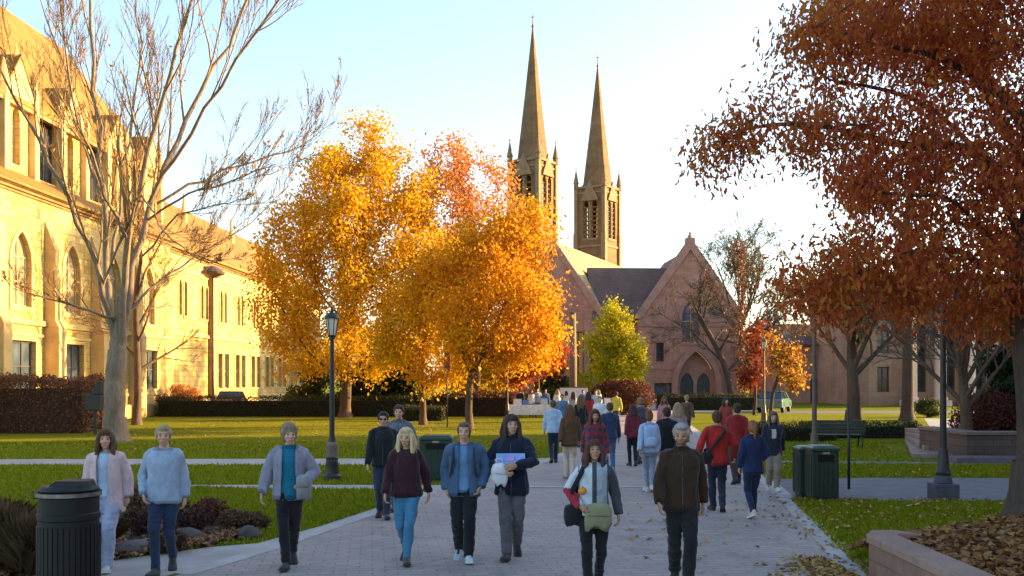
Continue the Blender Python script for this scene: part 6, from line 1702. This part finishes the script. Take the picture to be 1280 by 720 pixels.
# 3 lilac jacket, teal shirt
p3 = walker('walker in grey lilac jacket open over teal shirt, carrying a bundle at the hip', 362, 12.0, 8, H=1.74, skin='light', hair=('curly', (.24, .17, .12)), seed=3, lead=-1, step=.40, head=(14, 2), narrow=.02,
    tops=[dict(part='shirt', name='teal', c=(.012, .15, .24), hem=.86, infl=.010, sl=.3, collar='stand'),
          dict(part='jacket', name='grey_lilac', c=(.24, .235, .30), hem=.86, infl=.034, open=.10, collar=None)],
    trousers=dict(name='black_trousers', c=BLK, loose=.004), shoes=(.02, .02, .022), arms={-1: (.16, -.04, -.50), 1: (.03, -.18, -.36, (.6, .8, -.2))})
h = p3['wr'][1]; bag('grey cloth bundle under the arm of the teal shirted walker', 'cloth_bundle', None, (h.x+.0, h.y-.06, h.z+.09), (.17, .15, .26), cloth('bundle_grey', (.22, .22, .24)), 'bundle', rough=.42, handle=False)
# 4 blonde woman maroon sweater
p4 = walker('blonde long haired woman in dark maroon sweater and bright blue jeans', 508, 12.3, -2, H=1.68, female=True, skin='light', hair=('long', (.55, .42, .24)), seed=4, lead=1, step=.38, head=(-4, 0), narrow=.03,
    tops=[dict(part='sweater', name='maroon', c=(.040, .012, .020), hem=.88, infl=.045, sinfl=.038, collar='crew', flare=.06)],
    trousers=dict(name='bright_jeans', c=BLUEJEAN, loose=.004), shoes=(.03, .025, .02), arms={1: (.13, .10, -.50), -1: (.10, -.12, -.50)})
# 5 blue jacket, black track trousers
p5 = walker('man in bright blue jacket with black track trousers and pale blue shoes', 580, 12.4, 0, H=1.74, skin='light', hair=('crop', (.16, .10, .07)), seed=5, lead=1, step=.26, head=(-3, 2), narrow=.06,
    tops=[dict(part='shirt', name='sky_blue_print', c=(.12, .24, .42), hem=.88, infl=.012, sl=.3, collar='crew'),
          dict(part='jacket', name='blue_jacket', c=(.06, .115, .21), hem=.84, infl=.036, open=.075, collar=None)],
    trousers=dict(name='black_track', c=(.013, .013, .016), loose=.012), shoes=(.42, .50, .56), arms={1: (.05, -.08, -.475, (.7, .8, 0)), -1: (.06, .05, -.50)})
backpack('dark backpack worn by the man in bright blue jacket', p5, cloth('pack_dark', (.03, .035, .05)), cloth('pack_dark2', (.04, .045, .06)))
# 6 navy coat with folder
p6 = walker('tall walker in navy coat and grey trousers carrying a blue folder', 640, 12.6, -4, H=1.83, skin='light', hair=('long', (.055, .04, .035)), seed=6, lead=-1, step=.34, head=(16, 6), narrow=.045,
    tops=[dict(part='coat', name='navy_coat', c=(.010, .016, .036), hem=.80, infl=.05, sinfl=.042, collar='stand', flare=.05)],
    trousers=dict(name='grey_trousers', c=(.10, .095, .11), loose=.012), shoes=(.02, .02, .022), arms={-1: (-.06, -.27, -.33, (1, .4, -.3)), 1: (-.08, -.26, -.28, (1, .5, -.2))})
fo = thing('folder', 'light blue folder held against a navy coat', 'folder', tuple(p6['P']((.0, -.235, 1.24))), rad(4))
f_ = MB(); f_.obox((0, 0, 0), (.36, .028, .14), rx=rad(-22)); f_.build('cover', cloth('folder_blue', (.22, .42, .75)), fo, bevel=.004)
f_ = MB(); f_.obox((-.02, -.021, .012), (.12, .006, .07), rx=rad(-22)); f_.obox((.10, -.021, .012), (.07, .006, .05), rx=rad(-22)); f_.build('printed_patch', cloth('folder_lilac', (.42, .30, .72)), fo)
bag('white paper bag held by the walker in navy coat', 'paper_bag', None, tuple(p6['P']((-.13, -.30, 1.19))), (.18, .12, .25), cloth('white_bag', (.62, .62, .66)), rough=.40)
# 7 vest woman
def reg7(c, n):
    if c[0] < -.02 and c[1] < .05 and abs(c[0]) < .16: return 1
    if c[0] > .03 and abs(c[0]) < .15 and c[1] < 0 : return 2
    if c[0] < -.17 and c[2] > 1.22: return 1
    if c[0] < -.17: return 3
    return 0
p7 = walker('woman in grey vest with white panels, one red sleeve and khaki waist pouch', 742, 10.5, -3, H=1.63, female=True, skin='tan', hair=('long', (.09, .04, .035)), seed=7, lead=-1, step=.30, head=(10, 16), narrow=.06,
    tops=[dict(part='vest', name='vest_grey', c=[(.055, .06, .07), (.50, .54, .60), (.30, .35, .41), (.30, .02, .035)], hem=.92, infl=.035, sinfl=.032, collar='hood', regions=reg7)],
    trousers=dict(name='black_leggings', c=(.012, .012, .014), loose=0), shoes=(.03, .03, .03), arms={1: (.13, .02, -.50), -1: (.02, -.18, -.40, (.9, .5, -.2))})
bag('khaki waist pouch on the woman in white panelled vest', 'waist_pouch', None, tuple(p7['P']((.05, -.185, 1.06))), (.27, .11, .25), cloth('khaki', (.23, .22, .13)), strap=None, rough=.40, handle=False)
bag('black shoulder bag at the hip of the woman in white panelled vest', 'shoulder_bag', None, tuple(p7['P']((-.22, -.04, 1.03))), (.22, .13, .22), cloth('black_bag', (.018, .017, .02)), rough=.22, handle=False, strap=[tuple(p7['P'](v)) for v in ((-.24, -.04, 1.01), (-.24, -.12, 1.2), (-.14, -.12, 1.40), (-.10, .0, 1.49), (-.16, .14, 1.3), (-.24, .06, 1.02))])
orange = thing('fruit', 'orange held at the chest of the woman in white panelled vest', 'orange', tuple(p7['P']((-.13, -.26, 1.21)))); o_ = MB(); o_.ell((0, 0, 0), (.045, .045, .042)); o_.build('peel', plain('orange_peel', (.55, .22, .03), .5, .12, 12), orange, smooth=True); o_ = MB(); o_.tube([(0, 0, .038), (.004, 0, .05)], .006, 6); o_.build('stem', M_wood, orange)
# 8 brown jacket man
p8 = walker('grey haired man in dark brown jacket and black trousers, nearest the camera on the right', 852, 10.8, -5, H=1.80, skin='tan', hair=('short', (.30, .28, .27)), seed=8, lead=1, step=.34, head=(-10, -2), narrow=.055, beard=True,
    tops=[dict(part='jacket', name='dark_brown', c=(.042, .021, .011), hem=.84, infl=.045, sinfl=.036, collar='stand')],
    trousers=dict(name='black_pants', c=BLK, loose=.01), shoes=(.02, .02, .02), arms={1: (.08, .10, -.51), -1: (.08, -.12, -.50)})
# 9, 10 pair on the left edge
p9 = walker('man in black jacket and dark glasses at the lawn edge', 479, 16.2, 4, H=1.75, skin='light', hair=('short', (.05, .035, .03)), seed=9, lead=1, step=.24, vox=.011, glasses=True,
    tops=[dict(part='jacket', name='black_jacket', c=(.016, .017, .021), hem=.86, infl=.04, collar='stand')], trousers=dict(name='dark_jeans', c=(.03, .04, .065), loose=.004), shoes=(.02, .02, .02))
p10 = walker('tall man in grey jacket walking close behind the blonde woman', 499, 17.2, 2, H=1.84, skin='light', hair=('short', (.07, .05, .04)), seed=10, lead=-1, step=.28, vox=.011,
    tops=[dict(part='jacket', name='grey_jacket', c=(.13, .14, .17), hem=.86, infl=.035, collar='hood')], trousers=dict(name='slate_jeans', c=(.06, .07, .11), loose=.006), shoes=(.03, .03, .035), arms={-1: (-.04, -.24, -.26, (.9, .4, -.3)), 1: (.1, .05, -.5)})
# right hand group
p11 = walker('walker seen from behind in bright red jacket with a black strap', 897, 17.0, 176, H=1.74, skin='tan', hair=('short', (.10, .04, .03)), seed=11, lead=1, step=.28, vox=.011,
    tops=[dict(part='jacket', name='bright_red', c=(.36, .022, .018), hem=.84, infl=.06, sinfl=.045, collar='hood')], trousers=dict(name='dark_navy', c=(.018, .022, .04), loose=.006), shoes=(.02, .02, .02), arms={1: (.18, 0, -.48), -1: (.16, -.08, -.46)})
bag('black sling bag across the bright red jacket', 'sling_bag', None, tuple(p11['P']((.20, .12, 1.05))), (.22, .11, .2), cloth('black_bag', (.018, .017, .02)), strap=[tuple(p11['P'](v)) for v in ((.20, .14, 1.03), (.06, .205, 1.2), (-.10, .17, 1.40), (-.13, .0, 1.50), (-.02, -.19, 1.3), (.22, -.05, 1.05))])
p12 = walker('ponytailed woman seen from behind, navy from jacket to leggings', 941, 16.2, 184, H=1.60, female=True, skin='light', hair=('pony', (.22, .10, .05)), seed=12, lead=-1, step=.26, vox=.011, narrow=.045,
    tops=[dict(part='jacket', name='navy_top', c=(.014, .024, .075), hem=.82, infl=.035, collar='stand')], trousers=dict(name='navy_leggings', c=(.014, .022, .06), loose=0), shoes=(.5, .42, .38), arms={1: (.10, .02, -.50), -1: (.05, -.16, -.40)})
def reg13(c, n): return 1 if abs(c[0]) < .055 and 1.18 < c[2] < 1.38 and n[1] < -.3 else 0
p13 = walker('walker in dark hoodie with pale chest print and khaki trousers, at the right plaza edge', 966, 20.2, -4, H=1.62, skin='light', hair=('bob', (.13, .09, .06)), seed=13, lead=1, step=.24, vox=.013,
    tops=[dict(part='hoodie', name='dark_hoodie', c=[(.022, .024, .04), (.45, .45, .46)], hem=.80, infl=.05, collar='hood', regions=reg13)], trousers=dict(name='khaki_trousers', c=(.24, .19, .15), loose=.012), shoes=(.5, .48, .45))
p14 = walker('man in red jacket further back, beyond the navy woman', 921, 21.5, 178, H=1.76, skin='light', hair=('short', (.07, .04, .03)), seed=14, lead=-1, step=.26, vox=.014,
    tops=[dict(part='jacket', name='crimson', c=(.26, .018, .02), hem=.84, infl=.045, collar='hood')], trousers=dict(name='brown_trousers', c=(.05, .035, .03), loose=.006), shoes=(.03, .03, .03))
p15 = walker('auburn haired woman seen from behind in light blue jacket and pale jeans', 812, 20.0, 180, H=1.64, female=True, skin='light', hair=('bun', (.20, .065, .035)), seed=15, lead=1, step=.26, vox=.012, narrow=.03,
    tops=[dict(part='jacket', name='light_blue', c=(.34, .44, .62), hem=.86, infl=.055, sinfl=.045, collar='hood')], trousers=dict(name='pale_jeans', c=(.24, .27, .36), loose=.0), shoes=(.5, .46, .44))
backpack('light blue backpack worn by the auburn haired woman', p15, cloth('pack_blue', (.30, .40, .60)), cloth('pack_blue2', (.36, .46, .66)))
p16 = walker('walker in black jacket beside the light blue backpack', 833, 20.6, 182, H=1.70, skin='light', hair=('short', (.04, .03, .025)), seed=16, lead=-1, step=.24, vox=.014,
    tops=[dict(part='jacket', name='soft_black', c=(.015, .016, .02), hem=.84, infl=.045, collar='stand')], trousers=dict(name='grey_jeans', c=(.14, .14, .16), loose=.004), shoes=(.03, .03, .03))
p17 = walker('sandy haired woman in mauve sweater behind the grey haired man', 848, 23.5, 178, H=1.72, female=True, skin='light', hair=('bob', (.30, .20, .12)), seed=17, lead=1, step=.24, vox=.015,
    tops=[dict(part='sweater', name='mauve', c=(.30, .20, .23), hem=.86, infl=.04)], trousers=dict(name='charcoal', c=(.04, .04, .045), loose=.0), shoes=(.05, .05, .05))
p18 = walker('long haired woman seen from behind in brown coat and cream trousers', 712, 22.6, 178, H=1.69, female=True, skin='light', hair=('long', (.13, .06, .03)), seed=18, lead=1, step=.22, vox=.013,
    tops=[dict(part='coat', name='brown_coat', c=(.10, .050, .024), hem=.80, infl=.055, sinfl=.045, collar='stand')], trousers=dict(name='cream', c=(.50, .40, .33), loose=.008), shoes=(.3, .24, .2))
def reg19(c, n): return 1 if math.sin(c[2]*38)+math.sin(c[0]*60+2) > .5 else 0
p19 = walker('long haired woman in dark red and navy patterned jacket, just behind the vest woman', 743, 19.0, 4, H=1.70, female=True, skin='tan', hair=('long', (.10, .045, .03)), seed=19, lead=-1, step=.22, vox=.013,
    tops=[dict(part='jacket', name='red_pattern', c=[(.20, .03, .04), (.03, .035, .07)], hem=.84, infl=.04, regions=reg19)], trousers=dict(name='ink', c=(.03, .03, .05), loose=0), shoes=(.03, .03, .03))
p20 = walker('walker in navy jacket and blue jeans behind the patterned jacket', 762, 24.0, 182, H=1.72, skin='light', hair=('short', (.08, .05, .035)), seed=20, lead=1, step=.24, vox=.015,
    tops=[dict(part='jacket', name='mid_navy', c=(.03, .045, .10), hem=.86, infl=.04, collar='hood')], trousers=dict(name='mid_jeans', c=(.06, .11, .22), loose=.004), shoes=(.3, .3, .3))
p21 = walker('walker in pale blue hooded top and dark trousers at the left plaza edge', 692, 27.0, 180, H=1.72, skin='light', hair=('short', (.10, .07, .05)), seed=21, lead=-1, step=.24, vox=.016,
    tops=[dict(part='hoodie', name='pale_sky', c=(.34, .45, .58), hem=.86, infl=.05, collar='hood')], trousers=dict(name='deep_navy', c=(.02, .026, .05), loose=.004), shoes=(.04, .04, .04))
p22 = walker('walker in maroon top in the middle of the plaza', 791, 26.0, 182, H=1.62, female=True, skin='light', hair=('bob', (.06, .035, .03)), seed=22, lead=1, step=.22, vox=.016,
    tops=[dict(part='sweater', name='wine', c=(.16, .02, .04), hem=.84, infl=.04)], trousers=dict(name='black_slim', c=BLK, loose=0), shoes=(.03, .03, .03))
p23 = walker('taller walker in slate jacket close beside the maroon top', 801, 26.6, 180, H=1.80, skin='light', hair=('short', (.22, .14, .08)), seed=23, lead=-1, step=.22, vox=.016,
    tops=[dict(part='jacket', name='slate', c=(.07, .085, .11), hem=.84, infl=.04, collar='hood')], trousers=dict(name='slate_dark', c=(.05, .055, .07), loose=.006), shoes=(.04, .04, .04))
# farther walkers
FAR = [
    (770, 47, 180, 1.72, 'yellow', (.50, .42, .05), (.05, .05, .07), 'small distant walker in yellow top on the open plaza'),
    (726, 33, 180, 1.74, 'black', (.018, .018, .022), (.04, .05, .08), 'distant walker in black coat left of centre on the plaza'),
    (750, 36, 0, 1.68, 'white', (.62, .62, .64), (.04, .05, .09), 'distant walker in white top behind the patterned jacket woman'),
    (736, 41, 180, 1.78, 'red', (.32, .03, .03), (.03, .03, .04), 'distant walker in red top in the crowd before the white sign board'),
    (703, 39, 0, 1.72, 'denim', (.10, .17, .30), (.06, .09, .16), 'distant walker in denim jacket at the left side of the crowd'),
    (717, 47, 180, 1.70, 'grey', (.30, .31, .33), (.05, .05, .06), 'distant walker in grey top before the white sign board'),
    (745, 52, 0, 1.75, 'sky', (.36, .48, .62), (.10, .12, .18), 'distant walker in sky blue shirt right of the white sign board'),
    (697, 59, 180, 1.72, 'white', (.60, .60, .62), (.10, .13, .22), 'distant walker in white top right at the end of the long white tables'),
    (682, 61.8, 0, 1.72, 'blue', (.08, .16, .36), (.03, .03, .05), 'distant walker in cobalt blue top beside the lawn corner'),
    (664, 61.5, 0, 1.66, 'white', (.64, .62, .62), (.05, .05, .07), 'distant walker in white top nearest the lamp post with globe'),
    (650, 62, 180, 1.74, 'navy', (.02, .03, .07), (.03, .03, .04), 'distant walker in navy top left of the long white tables'),
    (830, 34, 0, 1.70, 'rose', (.42, .16, .18), (.04, .05, .08), 'distant walker in rose top beyond the black jacket'),
    (858, 36, 180, 1.72, 'brown', (.11, .06, .035), (.04, .04, .05), 'distant walker in brown coat beyond the grey haired man'),
    (907, 31, 0, 1.72, 'brick', (.30, .045, .035), (.03, .03, .04), 'distant walker in brick red top between the two red jackets'),
    (672, 63, 0, 1.75, 'sky', (.40, .52, .66), (.06, .07, .1), 'distant person in sky blue shirt standing behind the long white tables'),
    (708, 61, 180, 1.62, 'powder', (.50, .56, .64), (.08, .09, .14), 'distant person in powder blue top close to the white sign board'),
    (729, 58, 0, 1.70, 'cobalt', (.06, .12, .30), (.05, .05, .06), 'distant person in cobalt shirt right in front of the white sign board'),
    (748, 60, 180, 1.70, 'ice', (.52, .58, .62), (.10, .12, .2), 'distant person in ice blue jacket at the right white table'),
]
HC = [(.06, .04, .03), (.14, .08, .05), (.30, .21, .12), (.04, .03, .03), (.20, .09, .05)]
for i, (px, Y, fc, H, nm, c, tc, lb) in enumerate(FAR):
    walker(lb, px, Y, fc+R.uniform(-8, 8), H=H, female=bool(i % 2), skin=['light', 'tan', 'pale', 'brown'][i % 4], hair=(['short', 'long', 'short', 'bob'][i % 4], HC[i % 5]), seed=40+i, lead=1 if i % 2 else -1, step=.24, vox=.020,
           tops=[dict(part='jacket', name='far_'+nm, c=c, hem=.84, infl=.04)], trousers=dict(name='far_'+nm, c=tc, loose=.006), shoes=(.04, .04, .04))
run_jobs()
# ------------------------------------------------------------------ camera, sky, sun
cd = bpy.data.cameras.new('camera'); cam = bpy.data.objects.new('camera', cd); COL.objects.link(cam)
cd.lens = 35; cd.sensor_width = 36; cd.shift_y = (HZ-360)/1280; cd.clip_start = .1; cd.clip_end = 3000
cam.location = (0, 0, CH); cam.rotation_euler = (rad(90), 0, 0); sc.camera = cam
SUN_EL, SUN_AZ = 12.0, 17.0     # azimuth from +X towards +Y
S = Vector((math.cos(rad(SUN_EL))*math.cos(rad(SUN_AZ)), math.cos(rad(SUN_EL))*math.sin(rad(SUN_AZ)), math.sin(rad(SUN_EL))))
ld = bpy.data.lights.new('sun', 'SUN'); ld.energy = 5.0; ld.angle = rad(.53); ld.color = (1.0, .66, .27)
lo = bpy.data.objects.new('sun', ld); COL.objects.link(lo); lo.rotation_euler = (-S).to_track_quat('-Z', 'Y').to_euler(); lo.location = (60, 20, 40)
w = bpy.data.worlds.new('World'); sc.world = w; w.use_nodes = True; nt = w.node_tree
bg = nt.nodes['Background']; sky = nt.nodes.new('ShaderNodeTexSky'); sky.sky_type = 'NISHITA'; sky.sun_disc = False
sky.sun_elevation = rad(SUN_EL); sky.sun_rotation = rad(90-SUN_AZ); sky.altitude = 100; sky.air_density = 1.0; sky.dust_density = 1.6; sky.ozone_density = 1.2
nt.links.new(sky.outputs[0], bg.inputs[0]); bg.inputs[1].default_value = .15
sc.view_settings.view_transform = 'Standard'; sc.view_settings.look = 'None'; sc.view_settings.exposure = 1.9; sc.view_settings.gamma = 1; sc.view_settings.use_curve_mapping = False
sc.cycles.max_bounces = 8; sc.cycles.diffuse_bounces = 4; sc.cycles.transmission_bounces = 6; sc.cycles.transparent_max_bounces = 6
